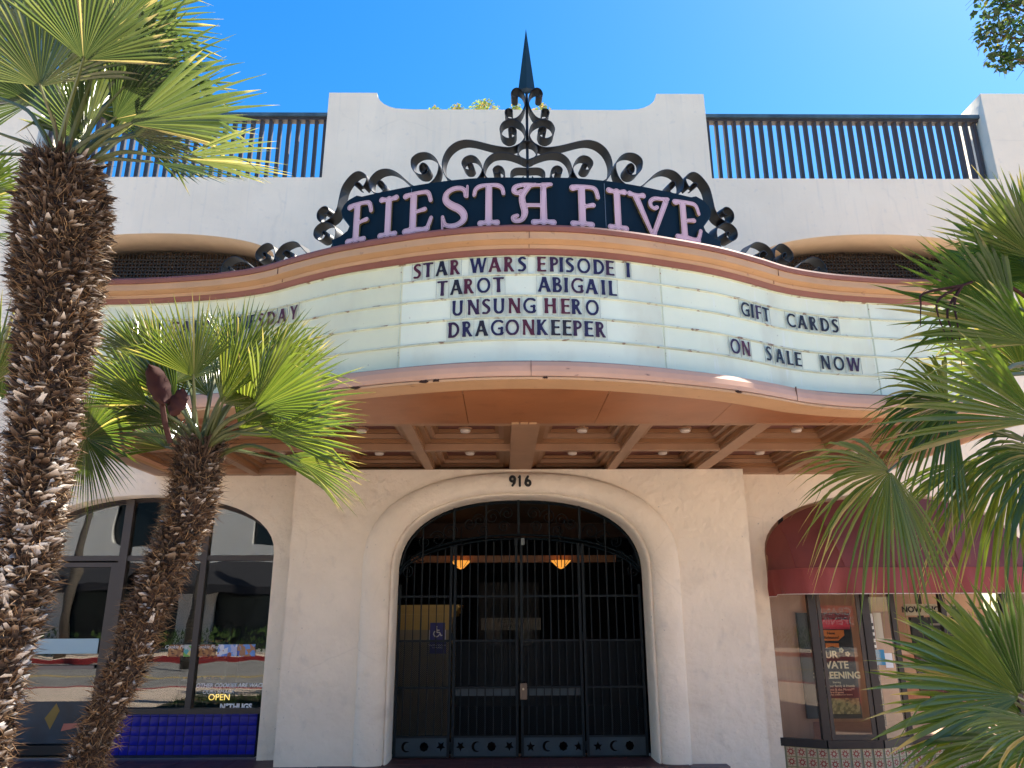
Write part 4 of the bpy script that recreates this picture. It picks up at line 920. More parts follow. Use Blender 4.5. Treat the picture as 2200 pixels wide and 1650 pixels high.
text('slogan', 'OTHER COOKIES ARE WACK,', .062, (-.03, 0, .115), SIGNW, gl, shear=.15, bold=.002); text('slogan', 'OURS SMACK', .062, (-.17, 0, .045), SIGNW, gl, shear=.15)
text('open_lettering', 'OPEN', .10, (-.17, .04, -.02), emit_mat('neon_yellow', (.9, .6, .15), .5), gl); text('slogan', 'N°THUGS', .085, (.05, 0, -.12), SIGNW, gl, bold=.004)
rk = thing('display_rack', 'dark rack of cookies on shelves inside the shop behind the middle pane', 'rack', (-3.9, 10.3, 0))
for z in (.5, .75, 1.0, 1.2):
    box('shelf', -.25, .35, 0, .4, z, z + .02, BLACK, rk)
    for i in range(5): MB().tube([(-.18 + i * .12, .1, z + .021), (-.18 + i * .12, .1, z + .05)], .05, 8).obj('cookie', PR[0], rk)
for x in (-.25, .33): box('side', x, x + .02, 0, .4, 0, 1.4, BLACK, rk)
# blue tiles under the window
tv, tf = [], []
n_ = 4
for i in range(n_ + 1):
    for j in range(n_ + 1):
        u, v_ = i / n_ * 2 - 1, j / n_ * 2 - 1; d = .0035 * (1 - u ** 6) * (1 - v_ ** 6)
        tv.append((u * .0485, -d, v_ * .0485))
for i in range(n_):
    for j in range(n_): a = i * (n_ + 1) + j; tf.append((a, a + n_ + 1, a + n_ + 2, a + 1))
bt_ = mesh_data('tile', tv, tf, BLUET, True)
bw_ = thing('tiled_wall', 'low wall of cobalt blue glazed tiles under the left shop window', 'wall', (-3.76, 9.545, 0))
box('bed', -.88, .88, .0, .12, -.05, .45, GROUT, bw_)
for i in range(17):
    for j in range(4):
        o = link('tile', bt_, bw_, (-.83 + i * .104, -.0015, .075 + j * .102)); o.rotation_euler = (random.uniform(-.02, .02), random.uniform(-.02, .02), random.uniform(-.03, .03))
    o = link('tile', bt_, bw_, (-.83 + i * .104, -.0015, .4455)); o.scale = (1, 1, .28)

# ---------------------------------------------------------------- right bay window with awning
bay = thing('bay_window', 'dark framed glass display bay under the maroon awning', 'window', (0, 0, 0))
bp_ = [(3.10, 9.36), (3.60, 9.10), (4.22, 9.10), (4.66, 9.34), (5.28, 9.36), (6.02, 9.36), (6.4, 9.36)]
def seg_box(nm, a, b, z0, z1, t0, t1, M, par, ins=.0):
    a, b = Vector((a[0], a[1], 0)), Vector((b[0], b[1], 0)); d = (b - a).normalized(); nn = Vector((d.y, -d.x, 0))
    a = a + d * ins; b = b - d * ins
    v = [a + nn * t1, b + nn * t1, b + nn * t0, a + nn * t0]
    return MB().add([(p.x, p.y, z0) for p in v] + [(p.x, p.y, z1) for p in v], [(0, 3, 2, 1), (4, 5, 6, 7), (0, 1, 5, 4), (1, 2, 6, 5), (2, 3, 7, 6), (3, 0, 4, 7)]).obj(nm, M, par)
for a, b in zip(bp_[:-1], bp_[1:]):
    seg_box('sill', a, b, .12, .205, -.03, .03, DARKF, bay, .001)
    seg_box('pane', a, b, .206, 2.0, -.004, .004, GLASS2, bay, .03)
for i, (x, y) in enumerate(bp_[1:-1]):
    w_ = .045 if i < 2 else .03
    box('post', x - w_, x + w_, y - .03, y + .04, .2055, 2.02, DARKF, bay)
box('door_frame', 3.66, 3.70, 9.085, 9.10, .2055, 2.0, FRAME, bay); box('door_frame', 4.12, 4.17, 9.085, 9.10, .2055, 2.0, FRAME, bay)
box('door_frame', 3.701, 4.119, 9.085, 9.10, .2055, .26, FRAME, bay)
for x, y in ((3.8, 10.4), (4.9, 10.5), (5.6, 10.5)): box('inner_post', x, x + .06, y, y + .05, .15, 2.9, DARKF, bay)
box('timber_panel', 3.0, 3.62, 9.5, 9.53, .14, 2.6, mat('timber_panel', (.42, .25, .17), .5, var=.15, vscale=3, stretch=(6, 6, .4)), bay)
TW = mat('talavera_tile', (.55, .45, .30), .25)
def talavera():
    M = TW; n, l = M.node_tree.nodes, M.node_tree.links; b = n['Principled BSDF']
    tc = n.new('ShaderNodeTexCoord'); sp_ = n.new('ShaderNodeSeparateXYZ'); l.new(tc.outputs['Generated'], sp_.inputs[0])
    def math_(op, a, b_=None):
        q_ = n.new('ShaderNodeMath'); q_.operation = op
        for i, v_ in enumerate((a, b_)):
            if v_ is None: continue
            if isinstance(v_, (int, float)): q_.inputs[i].default_value = v_
            else: l.new(v_, q_.inputs[i])
        return q_.outputs[0]
    x = math_('SUBTRACT', sp_.outputs[0], .5); z = math_('SUBTRACT', sp_.outputs[2], .5)
    r = math_('SQRT', math_('ADD', math_('MULTIPLY', x, x), math_('MULTIPLY', z, z)))
    ring = math_('LESS_THAN', math_('ABSOLUTE', math_('SUBTRACT', r, .22)), .065)
    ang = math_('ARCTAN2', z, x); pet = math_('MULTIPLY', math_('GREATER_THAN', math_('SINE', math_('MULTIPLY', ang, 8.)), .35), math_('LESS_THAN', math_('ABSOLUTE', math_('SUBTRACT', r, .36)), .05))
    edge = math_('GREATER_THAN', math_('MAXIMUM', math_('ABSOLUTE', x), math_('ABSOLUTE', z)), .46)
    red = math_('MAXIMUM', ring, pet); mx = n.new('ShaderNodeMix'); mx.data_type = 'RGBA'; l.new(red, mx.inputs[0])
    mx.inputs[6].default_value = (.50, .40, .27, 1); mx.inputs[7].default_value = (.30, .045, .035, 1)
    m2_ = n.new('ShaderNodeMix'); m2_.data_type = 'RGBA'; l.new(edge, m2_.inputs[0]); l.new(mx.outputs[2], m2_.inputs[6]); m2_.inputs[7].default_value = (.28, .26, .10, 1)
    l.new(m2_.outputs[2], b.inputs['Base Color'])
talavera()
tb = thing('tiled_wall', 'low wall of cream tiles with red rings under the display bay', 'wall', (0, 0, 0))
tmesh = MB().box(-.0505, .0505, -.006, 0, -.0505, .0505).mesh('tile', TW)
for a, b in zip(bp_[:-1], bp_[1:]):
    seg_box('bed', a, b, -.6, .119, -.03, -.002, mat('tile_bed', (.30, .27, .20), .8), tb)
    av, bv_ = Vector((a[0], a[1], 0)), Vector((b[0], b[1], 0)); d = (bv_ - av); n = max(1, int(d.length / .1035)); 
    for i in range(n):
        p = av + d * ((i + .5) / n); 
        for j in range(4):
            o = link('tile', tmesh, tb, (p.x, p.y - .0, .065 - j * .1035)); o.rotation_euler = (0, 0, math.atan2(d.y, d.x)); o.scale = (min(1, d.length / n / .1025), 1, 1)
pc = thing('poster_case', 'black poster case advertising a private screening behind the bay glass', 'poster', (3.93, 9.42, 0))
box('case', -.38, .26, .03, .12, .38, 1.56, mat('case_black', (.02, .03, .035), .4), pc)
box('poster', -.26, .24, .022, .029, .42, 1.50, mat('poster_black', (.003, .004, .008), .6), pc)
box('poster_foot', -.25, .24, .018, .0215, .43, .60, prints('print_straw', [(.30, .22, .08), (.20, .15, .05), (.45, .35, .15), (.10, .10, .04)], 40, 3), pc)
YEL = mat('poster_yellow', (.85, .74, .48), .5)
for s, z in (('YOUR', 1.08), ('PRIVATE', .965), ('SCREENING', .85)):
    text('lettering', s, .105 if s == 'SCREENING' else .115, (-.265, .015, z), YEL, pc, align='LEFT', bold=.003)
text('lettering', 'Starring', .03, (0, .015, .775), YEL, pc); text('lettering', 'You and your family & friends', .038, (-.02, .015, .735), YEL, pc); text('lettering', 'Pick the time & the Movie!**', .038, (-.02, .015, .695), YEL, pc)
text('lettering', '(Up to 20 guests)', .025, (-.02, .015, .665), YEL, pc)
text('lettering', 'Private screenings available at our theatres', .022, (-.02, .015, .64), YEL, pc)
OR = mat('poster_orange', (.65, .17, .02), .5)
plate('badge', [(-.16, 1.36), (.16, 1.36), (.16, 1.30), (.08, 1.24), (-.08, 1.24), (-.16, 1.30)], [], .016, .021, OR, pc)
plate('badge', [(-.08, 1.21), (.08, 1.21), (.08, 1.155), (0, 1.18), (-.08, 1.155)], [], .016, .021, OR, pc)
text('lettering', 'New\nReleases!', .05, (0, .012, 1.30), BLACK, pc)
box('red_strip', -.25, .24, .017, .0215, 1.37, 1.48, mat('poster_red', (.45, .02, .05), .4), pc)
for x, z in ((.10, 1.13), (.17, 1.09)):
    pp = MB()
    for q_ in range(5): a = q_ * 1.256; pp.tube([(x + .018 * math.cos(a), .018, z + .018 * math.sin(a)), (x + .018 * math.cos(a), .012, z + .018 * math.sin(a))], .013, 7)
    pp.obj('popcorn', YEL, pc)
dc = thing('door_sticker', 'strip of small notices on the glass right of the poster case', 'sticker', (4.36, 9.16, 1.2))
box('strip', -.07, -.03, 0, .003, -.03, .35, SIGNW, dc); box('card', 0, .09, .04, .043, .05, .36, mat('card_cream', (.5, .45, .35), .6), dc); box('card_blue', -.04, .06, .02, .023, -.22, -.05, mat('card_blue', (.02, .22, .40), .5), dc); box('card_white', .065, .15, .03, .033, -.25, -.09, SIGNW, dc)
for z in (.0, .07, .14, .21): box('notice', -.066, -.034, -.003, -.001, z, z + .035, BLACK, dc)
ns = thing('notice_board', 'black session board headed now showing, behind the bay glass beside the palm', 'sign', (5.45, 9.9, 0))
box('header', -.34, .34, 0, .03, 1.52, 1.66, mat('header_cream', (.55, .50, .38), .5), ns); text('lettering', 'NOW SHOWING', .10, (0, -.004, 1.59), BLACK, ns, bold=.003)
box('board', -.30, .34, .0, .03, .6, 1.50, BLACK, ns)
for i in range(9): box('line', -.05, .05 + .2 * random.random(), -.003, -.001, 1.40 - i * .08, 1.425 - i * .08, mat('dim_text', (.25, .23, .2), .6), ns)
# awning
aw = thing('awning', 'maroon canvas awning with straight valance filling the right arch', 'awning', (0, 0, 0))
cxa = X0 + 4.55
def A_(t):
    an = math.pi * (1 - t); c_, s_ = math.cos(an), math.sin(an); p = 2.15
    return Vector((cxa + 1.555 * math.copysign(abs(c_) ** (2 / p), c_), 9.30, 2.24 + .70 * abs(s_) ** (2 / p)))
fb = smoothpath([(3.195, 9.29), (3.22, 9.02), (3.36, 8.79), (3.62, 8.705), (4.2, 8.70), (4.9, 8.70), (5.5, 8.70), (5.9, 8.72), (6.16, 8.80), (6.29, 9.02), (6.31, 9.29)], 8)
fl = [0]
for a, b in zip(fb[:-1], fb[1:]): fl.append(fl[-1] + math.dist(a, b))
def B_(t): 
    t = (t * .75 + .25 * (0.5 - 0.5 * math.cos(math.pi * t))); return Vector((float(np.interp(t * fl[-1], fl, [p[0] for p in fb])), float(np.interp(t * fl[-1], fl, [p[1] for p in fb])), 2.055))
seams = [0, .16, .30, .44, .60, .76, .88, 1]
nS = 8
for a, b in zip(seams[:-1], seams[1:]):
    v = []; f = []; ts = np.linspace(a, b, 9)
    for t in ts:
        P, Q = A_(t), B_(t)
        u = (t - a) / (b - a)
        for k in range(nS + 1):
            s = k / nS; p = P.lerp(Q, s); bul = math.sin(math.pi * s) * (.05 - .035 * math.sin(math.pi * u)); p = p + Vector((0, -bul, bul)); v.append(p)
    for i in range(8):
        for k in range(nS): f.append((i * (nS + 1) + k, i * (nS + 1) + k + 1, (i + 1) * (nS + 1) + k + 1, (i + 1) * (nS + 1) + k))
    link('canvas_panel', mesh_data('canvas_panel', v, f, AWN, True), aw)
for t in seams[1:-1]:
    P, Q = A_(t), B_(t); MB().tube([P.lerp(Q, s_) + Vector((0, -math.sin(math.pi * s_) * .05 - .002, math.sin(math.pi * s_) * .05 + .002)) for s_ in np.linspace(0, 1, 9)], .0045, 4).obj('seam', AWNV, aw)
MB().tube([B_(t) + Vector((0, -.004, .0)) for t in np.linspace(0, 1, 80)], .006, 4).obj('seam', AWN, aw)
v = []; f = []; N = 220
for i in range(N + 1):
    t = i / N; Q = B_(t); e = .020 * math.sin(t * 46 + math.sin(t * 17) * 2) + .010 * math.sin(t * 103 + 1.3)
    tn = (B_(min(1, t + .01)) - B_(max(0, t - .01))).normalized(); nn = Vector((tn.y, -tn.x, 0))
    v += [Q, Q + nn * (e * .4 + .01) - Vector((0, 0, .10)), Q + nn * (e + .012) - Vector((0, 0, .20)), Q + nn * (e * 1.3) - Vector((0, 0, .288 + (.02 if t < .06 else 0)))]
for i in range(N):
    for k in range(3): f.append((4 * i + k, 4 * i + k + 1, 4 * i + k + 5, 4 * i + k + 4))
link('valance', mesh_data('valance', v, f, AWNV, True), aw)
MB().tube([v[4 * i + 3] for i in range(0, N + 1, 2)], .005, 4).obj('piping', PIPING, aw)
# ---------------------------------------------------------------- palms
LEAVES = {'A': leaf_mat('palm_leaf_olive', [(.036, .058, .028), (.060, .086, .038), (.10, .12, .052), (.30, .25, .15)], (1.95, 1.95, .95), .45, .22),
          'B': leaf_mat('palm_leaf_bright', [(.035, .060, .018), (.065, .095, .024), (.11, .135, .034), (.28, .24, .12)], (2.2, 2.2, .85), .48, .22),
          'C': leaf_mat('palm_leaf_deep', [(.030, .068, .020), (.058, .105, .026), (.105, .145, .034), (.28, .24, .12)], (2.4, 2.2, .8), .5, .22)}
for k_, v_ in (('D', 'C'), ('E', 'B'), ('F', 'B')): LEAVES[k_] = LEAVES[v_]
LEAF = LEAVES['B']
PET = leaf_mat('palm_stalk', [(.07, .10, .025), (.13, .14, .045)], (1.5, 1.5, 1), .25, .4)
BOOT = tint_mat('palm_leaf_base', [(.020, .013, .010), (.055, .034, .023), (.10, .070, .048), (.19, .145, .11), (.33, .29, .25), (.56, .53, .49)])
FIB = tint_mat('palm_fibre', [(.04, .02, .01), (.14, .075, .035), (.32, .21, .11)])
CORE = mat('palm_trunk_core', (.035, .020, .013), .9, var=.5, vscale=30, bump=.8, bscale=60)
DEAD = tint_mat('dead_stalk', [(.035, .008, .007), (.075, .035, .025)])
EYE = Vector((0, 0, 1.6))
def frond(parent, root, c, H, T, spread, opn, droop, rng, fold=.62, jf=.47, wf=1.):
    H, T, c = Vector(H), Vector(T), Vector(c); a = (T - H); R = a.length; a.normalize()
    tocam = (EYE - H).normalized(); up = Vector((0, 0, 1))
    pc_ = (tocam - a * tocam.dot(a)).normalized(); pu = (up - a * up.dot(a)); pu = pu.normalized() if pu.length > .1 else pc_
    if pu.dot(pc_) < 0 and rng.random() < .6: pu = -pu
    nrm = (pc_ * opn + pu * (1 - opn) + Vector((rng.uniform(-.1, .1),) * 3)).normalized(); nrm = (nrm - a * nrm.dot(a)).normalized(); b = nrm.cross(a)
    R *= 1.06; n = max(14, int(spread / 3.9)); dth = rad(spread) / n
    mb = MB(); base = rng.uniform(.15, .7)
    for i in range(n):
        th_ = -rad(spread) / 2 + dth * (i + .5) + rng.uniform(-.01, .01); k = abs(th_) / (rad(spread) / 2)
        Ri = R * (1.03 - .22 * k * k) * rng.uniform(.86, 1.05); rj = jf * R * rng.uniform(.85, 1.25)
        d = a * math.cos(th_) + b * math.sin(th_); side = -a * math.sin(th_) + b * math.cos(th_)
        cup = -nrm * (.10 * k * k) if opn > .4 else Vector()
        hw_j = rj * math.tan(dth / 2) * 1.04 * wf
        sj = rj / Ri; sts = [.02, .16, sj * .75, sj, sj + (1 - sj) * .25, sj + (1 - sj) * .5, sj + (1 - sj) * .75, sj + (1 - sj) * .92, 1.0]; vs = []; fs = []
        bend = rng.uniform(-.06, .06); dr_ = droop * rng.uniform(.7, 1.35) + .03; kink = rng.random() < .10
        tw = rng.uniform(-.25, .25)
        for q_, s in enumerate(sts):
            r = s * Ri
            hw = r * math.tan(dth / 2) * 1.04 if r <= rj else hw_j * max(.03, (1 - ((r - rj) / (Ri - rj)) ** 1.5))
            pos = H + d * r + cup * r + side * (bend * R * max(0, s - .45) ** 2) - up * (dr_ * R * s ** 2.6)
            if kink and s > .7: pos -= up * ((s - .7) * R * .7)
            f_ = fold * hw * (1 if r <= rj else .8)
            sd = side * math.cos(tw * s) + nrm * math.sin(tw * s)
            vs += [pos + sd * hw + nrm * f_, pos - nrm * f_ * .5, pos - sd * hw + nrm * f_]
        for q_ in range(len(sts) - 1):
            o = 3 * q_; fs += [(o, o + 1, o + 4, o + 3), (o + 1, o + 2, o + 5, o + 4)]
        t_ = min(.72, max(0, base + rng.uniform(-.22, .22))); tint = []; bt = rng.choice((.98, .98, .9, .8)); 
        if rng.random() < .03: t_ = 1
        for s in sts: tint += [min(1, t_ + (.6 if s > bt else 0))] * 3
        mb.add(vs, fs, tint)
    o = root_local(mb, 'frond', LEAF, parent, root)
    mid = (c + H) / 2 + Vector((0, 0, .12 * (H - c).length)) ; pts = [c.lerp(mid, .0), c.lerp(mid, .55) + Vector((0, 0, .02)), mid, mid.lerp(H, .6), H + a * .02]
    pb = MB().tube(smoothpath([tuple(p) for p in pts], 3), [.017 - .0009 * i for i in range(13)], 5, rng.random())
    root_local(pb, 'leaf_stalk', PET, o, root)
def root_local(mb, nm, M, parent, root, kind=None, smooth=False):
    mb.v = [(v_[0] - root[0], v_[1] - root[1], v_[2] - root[2]) for v_ in mb.v]
    return mb.obj(nm, M, parent, tint=True, kind=kind, smooth=smooth)
PALM = {
'A':{'c':(-2.39,3.6,3.91),'trunk':[(-2.253,3.6,0.96,0.107),(-2.258,3.6,1.239,0.12),(-2.244,3.6,1.433,0.126),(-2.218,3.6,1.634,0.132),(-2.214,3.6,1.842,0.139),(-2.238,3.6,2.28,0.157),(-2.265,3.6,2.631,0.179),(-2.278,3.6,3.001,0.221),(-2.318,3.6,3.26,0.258),(-2.339,3.6,3.53,0.268),(-2.366,3.6,3.753,0.258),(-2.388,3.6,3.897,0.207)],'f':[(-2.4,3.3,4.21,-2.54,3.2,4.85,150,0.9,0.1),(-2.1,3.5,4.36,-1.57,3.4,4.71,72,0.8,0.03),(-2.2,3.7,4.49,-1.9,3.7,4.95,90,0.7,0.02),(-1.97,3.4,4.06,-1.3,3.4,4.28,62,0.75,0.05),(-2.05,3.6,4.22,-1.6,3.6,4.54,60,0.6,0.03),(-2.03,3.9,4.42,-1.59,3.9,4.57,70,0.6,0.05),(-1.68,3.4,3.85,-1.13,3.3,3.82,42,0.5,0.04),(-1.99,3.7,4.03,-1.48,3.6,3.89,36,0.4,0.06),(-2.16,3.9,4.34,-1.92,3.9,4.51,130,0.7,0),(-2.68,3.9,4.95,-2.76,3.9,5.57,170,0.9,0),(-2.5,4.0,5.0,-2.25,4.0,5.63,160,0.9,0),(-2.13,3.4,4.68,-1.66,3.3,4.99,130,0.8,0.05),(-2.86,3.9,4.57,-3.26,3.9,4.76,130,0.8,0.1),(-2.81,3.6,4.15,-3.12,3.5,4.24,120,0.7,0.2),(-3.05,3.8,4.56,-3.52,3.8,4.82,130,0.7,0.2),(-3.13,4.0,5.25,-3.44,4.0,5.9,130,0.8,0),(-2.07,3.1,4.21,-1.91,2.9,4.64,140,0.9,0),(-2.62,4.1,4.67,-2.34,4.2,5.13,140,0.8,0),(-2.92,4.2,4.73,-3.28,4.3,5.37,140,0.8,0),(-2.65,3.4,3.88,-2.83,3.3,3.68,90,0.6,0.3)]},
'B':{'c':(-1.76,4.3,2.45),'trunk':[(-2.173,4.3,0.724,0.102),(-2.162,4.3,0.832,0.103),(-2.136,4.3,0.941,0.104),(-2.068,4.3,1.166,0.108),(-1.996,4.3,1.398,0.119),(-1.936,4.3,1.638,0.116),(-1.859,4.3,1.886,0.134),(-1.768,4.3,2.144,0.148),(-1.765,4.3,2.411,0.153),(-1.763,4.3,2.506,0.135)],'f':[(-1.72,4.0,2.85,-1.85,3.95,3.31,110,0.9,0.0),(-1.34,3.9,2.64,-0.77,3.8,2.81,75,0.85,0.02),(-1.37,4.0,2.69,-1.01,4.0,3.16,70,0.8,0.0),(-1.6,4.3,3.0,-1.57,4.3,3.46,90,0.9,0),(-1.49,4.4,3.01,-1.11,4.4,3.33,70,0.8,0.0),(-2.0,4.1,2.72,-2.36,4.0,2.93,70,0.85,0.0),(-2.24,4.4,3.13,-2.53,4.4,3.38,70,0.8,0.0),(-2.16,4.5,3.04,-2.52,4.5,3.46,70,0.8,0.0),(-1.25,3.9,2.5,-0.7,3.8,2.51,58,0.8,0.04),(-1.11,4.0,2.38,-0.73,3.9,2.24,60,0.7,0.08),(-2.38,4.2,2.55,-2.01,4.1,2.49,290,0.9,0.1),(-1.99,4.2,2.94,-2.16,4.2,3.38,60,0.8,0),(-1.83,4.6,3.17,-1.85,4.6,3.55,70,0.8,0),(-1.66,4.6,2.92,-1.32,4.7,3.33,90,0.8,0),(-1.35,4.4,2.71,-0.97,4.5,2.87,60,0.8,0.03),(-2.26,4.5,2.89,-2.7,4.6,3.33,80,0.8,0.0),(-1.91,4.7,2.94,-2.21,4.9,3.51,90,0.8,0),(-1.36,4.4,2.47,-0.94,4.4,2.4,50,0.6,0.08),(-2.14,4.3,2.72,-2.51,4.3,2.75,60,0.6,0.05),(-1.58,4.1,2.75,-1.42,4.1,3.23,60,0.85,0),(-1.84,4.1,2.72,-2.19,4.1,3.14,60,0.85,0),(-1.46,4.1,2.61,-1.07,4.1,2.91,60,0.8,0),(-2.05,4.3,2.66,-2.44,4.3,2.86,60,0.8,0.02)]},
'C':{'c':(3.53,4.3,2.97),'trunk':[(3.233,4.3,0.689,0.117),(3.348,4.3,1.372,0.123),(3.449,4.3,2.129,0.145),(3.508,4.3,2.68,0.167),(3.526,4.3,2.883,0.153)],'f':[(2.48,4.0,2.69,1.96,3.9,2.8,150,0.9,0.35),(2.45,3.9,2.66,1.97,3.8,2.48,120,0.8,0.5),(1.99,3.8,2.28,1.52,3.7,2.04,200,0.95,0.4),(2.68,3.6,2.49,1.88,3.5,2.74,70,0.75,0.1),(3.03,4.1,3.14,2.4,4.0,3.75,90,0.7,0.1),(3.3,4.2,3.42,3.11,4.2,4.24,100,0.8,0.05),(2.71,4.2,2.41,2.22,4.2,2.2,80,0.6,0.3),(2.83,4.0,2.45,2.54,3.9,1.82,150,0.8,0.5),(3.26,4.5,3.55,2.67,4.5,3.71,110,0.7,0.1),(3.38,4.6,3.07,2.93,4.7,3.46,120,0.8,0.1),(3.17,4.0,3.57,2.73,3.9,4.1,70,0.7,0.05),(2.88,3.8,2.97,2.28,3.7,3.2,70,0.6,0.1),(2.92,3.9,2.38,2.29,3.7,2.27,110,0.8,0.4),(3.58,4.6,3.13,3.53,4.8,3.96,130,0.8,0)]},
'D':{'c':(2.55,3.6,0.95),'trunk':[(2.621,3.6,0.487,0.095),(2.623,3.6,0.66,0.1),(2.572,3.6,0.875,0.11)],'f':[(2.19,3.4,1.24,1.48,3.2,1.35,95,0.85,0.1),(2.27,3.5,1.24,1.99,3.4,1.73,110,0.9,0.05),(2.18,3.3,1.07,1.59,3.2,1.01,60,0.6,0.2),(2.38,3.7,1.13,1.83,3.8,1.47,80,0.8,0.1),(2.48,3.7,1.26,2.49,3.7,1.77,110,0.8,0.05),(2.35,3.6,0.99,1.86,3.5,1.12,80,0.7,0.2),(2.01,3.0,1.18,1.66,2.9,1.18,90,0.5,0.2)]},
'E':{'c':(-3.39,4.8,2.63),'trunk':[(-3.191,4.8,0.627,0.116),(-3.269,4.8,1.379,0.122),(-3.325,4.8,2.066,0.141),(-3.379,4.8,2.508,0.151)],'f':[(-3.33,4.7,3.01,-3.34,4.7,3.63,110,0.85,0),(-3.56,4.9,3.2,-3.35,4.9,3.51,90,0.7,0.05),(-3.38,4.6,2.98,-3.67,4.6,3.52,140,0.8,0),(-3.51,4.7,2.85,-3.95,4.7,3.1,120,0.8,0.1),(-3.46,5.0,3.0,-3.47,5.0,3.58,100,0.8,0)]},
'F':{'c':(-4.26,5.2,4.31),'trunk':[(-3.657,5.2,0.548,0.112),(-4.061,5.2,2.918,0.134),(-4.244,5.2,4.151,0.164)],'f':[(-4.11,5.2,4.71,-3.79,5.2,5.08,70,0.7,0.05),(-4.03,5.1,4.57,-3.64,5.1,4.73,60,0.6,0.1),(-3.87,5.0,4.24,-3.57,5.0,4.28,60,0.5,0.1),(-4.47,5.2,4.79,-4.79,5.2,5.38,140,0.8,0),(-4.26,5.2,4.83,-4.19,5.2,5.39,120,0.8,0)]},
}
PL = {'A': ('tall palm with the thickest shaggy trunk at the left edge, fronds against the sky', 1.0), 'B': ('shorter leaning palm in front of the left shop window', 1.0), 'C': ('palm reaching in from the right edge across the marquee end', .8), 'D': ('low palm at the bottom right in front of the display bay', .7), 'E': ('palm whose green fronds show just left of the thick trunk', .5), 'F': ('distant palm with a few fronds at the upper left edge', .5)}
def palm(key, seed):
    global LEAF
    LEAF = LEAVES[key]
    rng = random.Random(seed); P = PALM[key]; lab, dens = PL[key]
    tr = sorted(P['trunk'], key=lambda q_: q_[2]); x0, y0, z0, r0 = tr[0]
    dx = (tr[1][0] - tr[0][0]) / max(.1, tr[1][2] - tr[0][2]) * .4
    gx = x0 - dx * z0; root = (gx, y0, 0)
    tr = [(gx, y0, -.02, r0), (gx * .5 + x0 * .5, y0, z0 * .5, r0)] + tr
    t = thing('palm_tree', lab, 'palm', root, 'fan palms along the sidewalk')
    Z = [q_[2] for q_ in tr]; ev = lambda z, k: float(np.interp(z, Z, [q_[k] for q_ in tr]))
    zs = np.linspace(-.01, tr[-1][2] + .03, 40)
    cb = MB().tube([(ev(z, 0), y0, z) for z in zs], [ev(z, 3) * .70 for z in zs], 16)
    tk = root_local(cb, 'trunk', CORE, t, root, smooth=True)
    bm_, fm = MB(), MB(); z = max(.0, tr[2][2] - .35); row = 0; top = tr[-1][2]
    while z < top + .05:
        r = ev(z, 3); cx_, n = ev(z, 0), max(12, int(2 * math.pi * r / .040)); hfrac = (z - tr[2][2]) / (top - tr[2][2])
        for i in range(n):
            an = 2 * math.pi * (i + .5 * (row % 2)) / n + rng.uniform(-.16, .16); zz = z + rng.uniform(-.03, .03)
            out = Vector((math.cos(an), math.sin(an), 0)); tan = Vector((-out.y, out.x, 0))
            shag = max(0., min(1., hfrac)) if key == 'A' else .45
            ln = rng.uniform(.018, .055) * (1 + .8 * shag); el = rng.gauss(.50, .42) - .35 * shag; wd = rng.uniform(.007, .024) * (1.1 - .45 * shag)
            if key == 'B':
                if hfrac < .45: ln *= .62; wd *= .8
                else: ln *= .85
            d = (out * math.cos(el) + Vector((0, 0, 1)) * math.sin(el) + tan * rng.gauss(0, .5)).normalized()
            p0 = Vector((cx_, y0, zz)) + out * (r * .64); p1 = p0 + d * ln * .6; p2 = p0 + d * ln
            nn = d.cross(tan).normalized(); th_ = rng.uniform(.003, .009); sk = rng.uniform(-.9, .9)
            tt_ = rng.random() ** 1.8 * (.62 if hfrac > .45 else .92)
            if rng.random() < (.20 if hfrac < .5 else .07): tt_ = rng.uniform(.85, 1)
            if (i * 5 + row * 3) % 11 == 0 and hfrac < .6 and key != 'B': wd, ln, tt_ = rng.uniform(.022, .034), rng.uniform(.035, .06), rng.uniform(.6, 1)
            tt_ = max(0, min(1, tt_ * (.85 + .35 * math.sin(z * 7 + 2 * math.sin(an * 2 + seed)) + .2 * math.sin(an * 3 + z * 15)) * (.75 if key == 'B' and hfrac < .45 else 1)))
            w1, w2 = wd, wd * rng.choice((rng.uniform(.05, .4), rng.uniform(.5, 1.0)))
            vs = [p0 - tan * w1 * 1.2 - nn * th_, p0 + tan * w1 * 1.2 - nn * th_, p0 + nn * th_ * 1.5,
                  p1 - tan * w1 - nn * th_, p1 + tan * w1 - nn * th_, p1 + nn * th_ * 1.4,
                  p2 - tan * w2 + tan * sk * w1 - d * rng.uniform(0, .012), p2 + tan * w2 + tan * sk * w1 + d * rng.uniform(-.004, .014), p2 + nn * th_ * .6]
            bm_.add(vs, [(0, 1, 4, 3), (1, 2, 5, 4), (2, 0, 3, 5), (3, 4, 7, 6), (4, 5, 8, 7), (5, 3, 6, 8), (6, 7, 8)], [max(0, tt_ - .35)] * 3 + [tt_] * 3 + [min(1, tt_ + .25)] * 3)
        for i in range(int(n * (3.8 if key != 'B' else 5))):
            an = rng.uniform(0, 6.283); out = Vector((math.cos(an), math.sin(an), 0)); p0 = Vector((cx_, y0, z + rng.uniform(-.03, .03))) + out * r * .70
            d = (out * rng.uniform(.3, 1) + Vector((rng.uniform(-.7, .7), rng.uniform(-.7, .7), rng.uniform(-.9, .9)))).normalized() * rng.uniform(.03, .11)
            q_ = Vector((rng.uniform(-1, 1), rng.uniform(-1, 1), rng.uniform(-1, 1))).normalized() * .0019; e = d * .5 + Vector((0, 0, rng.uniform(-.012, .012)))
            fm.add([p0 - q_, p0 + q_, p0 + e + q_, p0 + e - q_, p0 + d], [(0, 1, 2, 3), (3, 2, 4)], rng.random())
        z += .021; row += 1
    # ragged fibre and old stalk stubs round the crown
    c = Vector(P['c'])
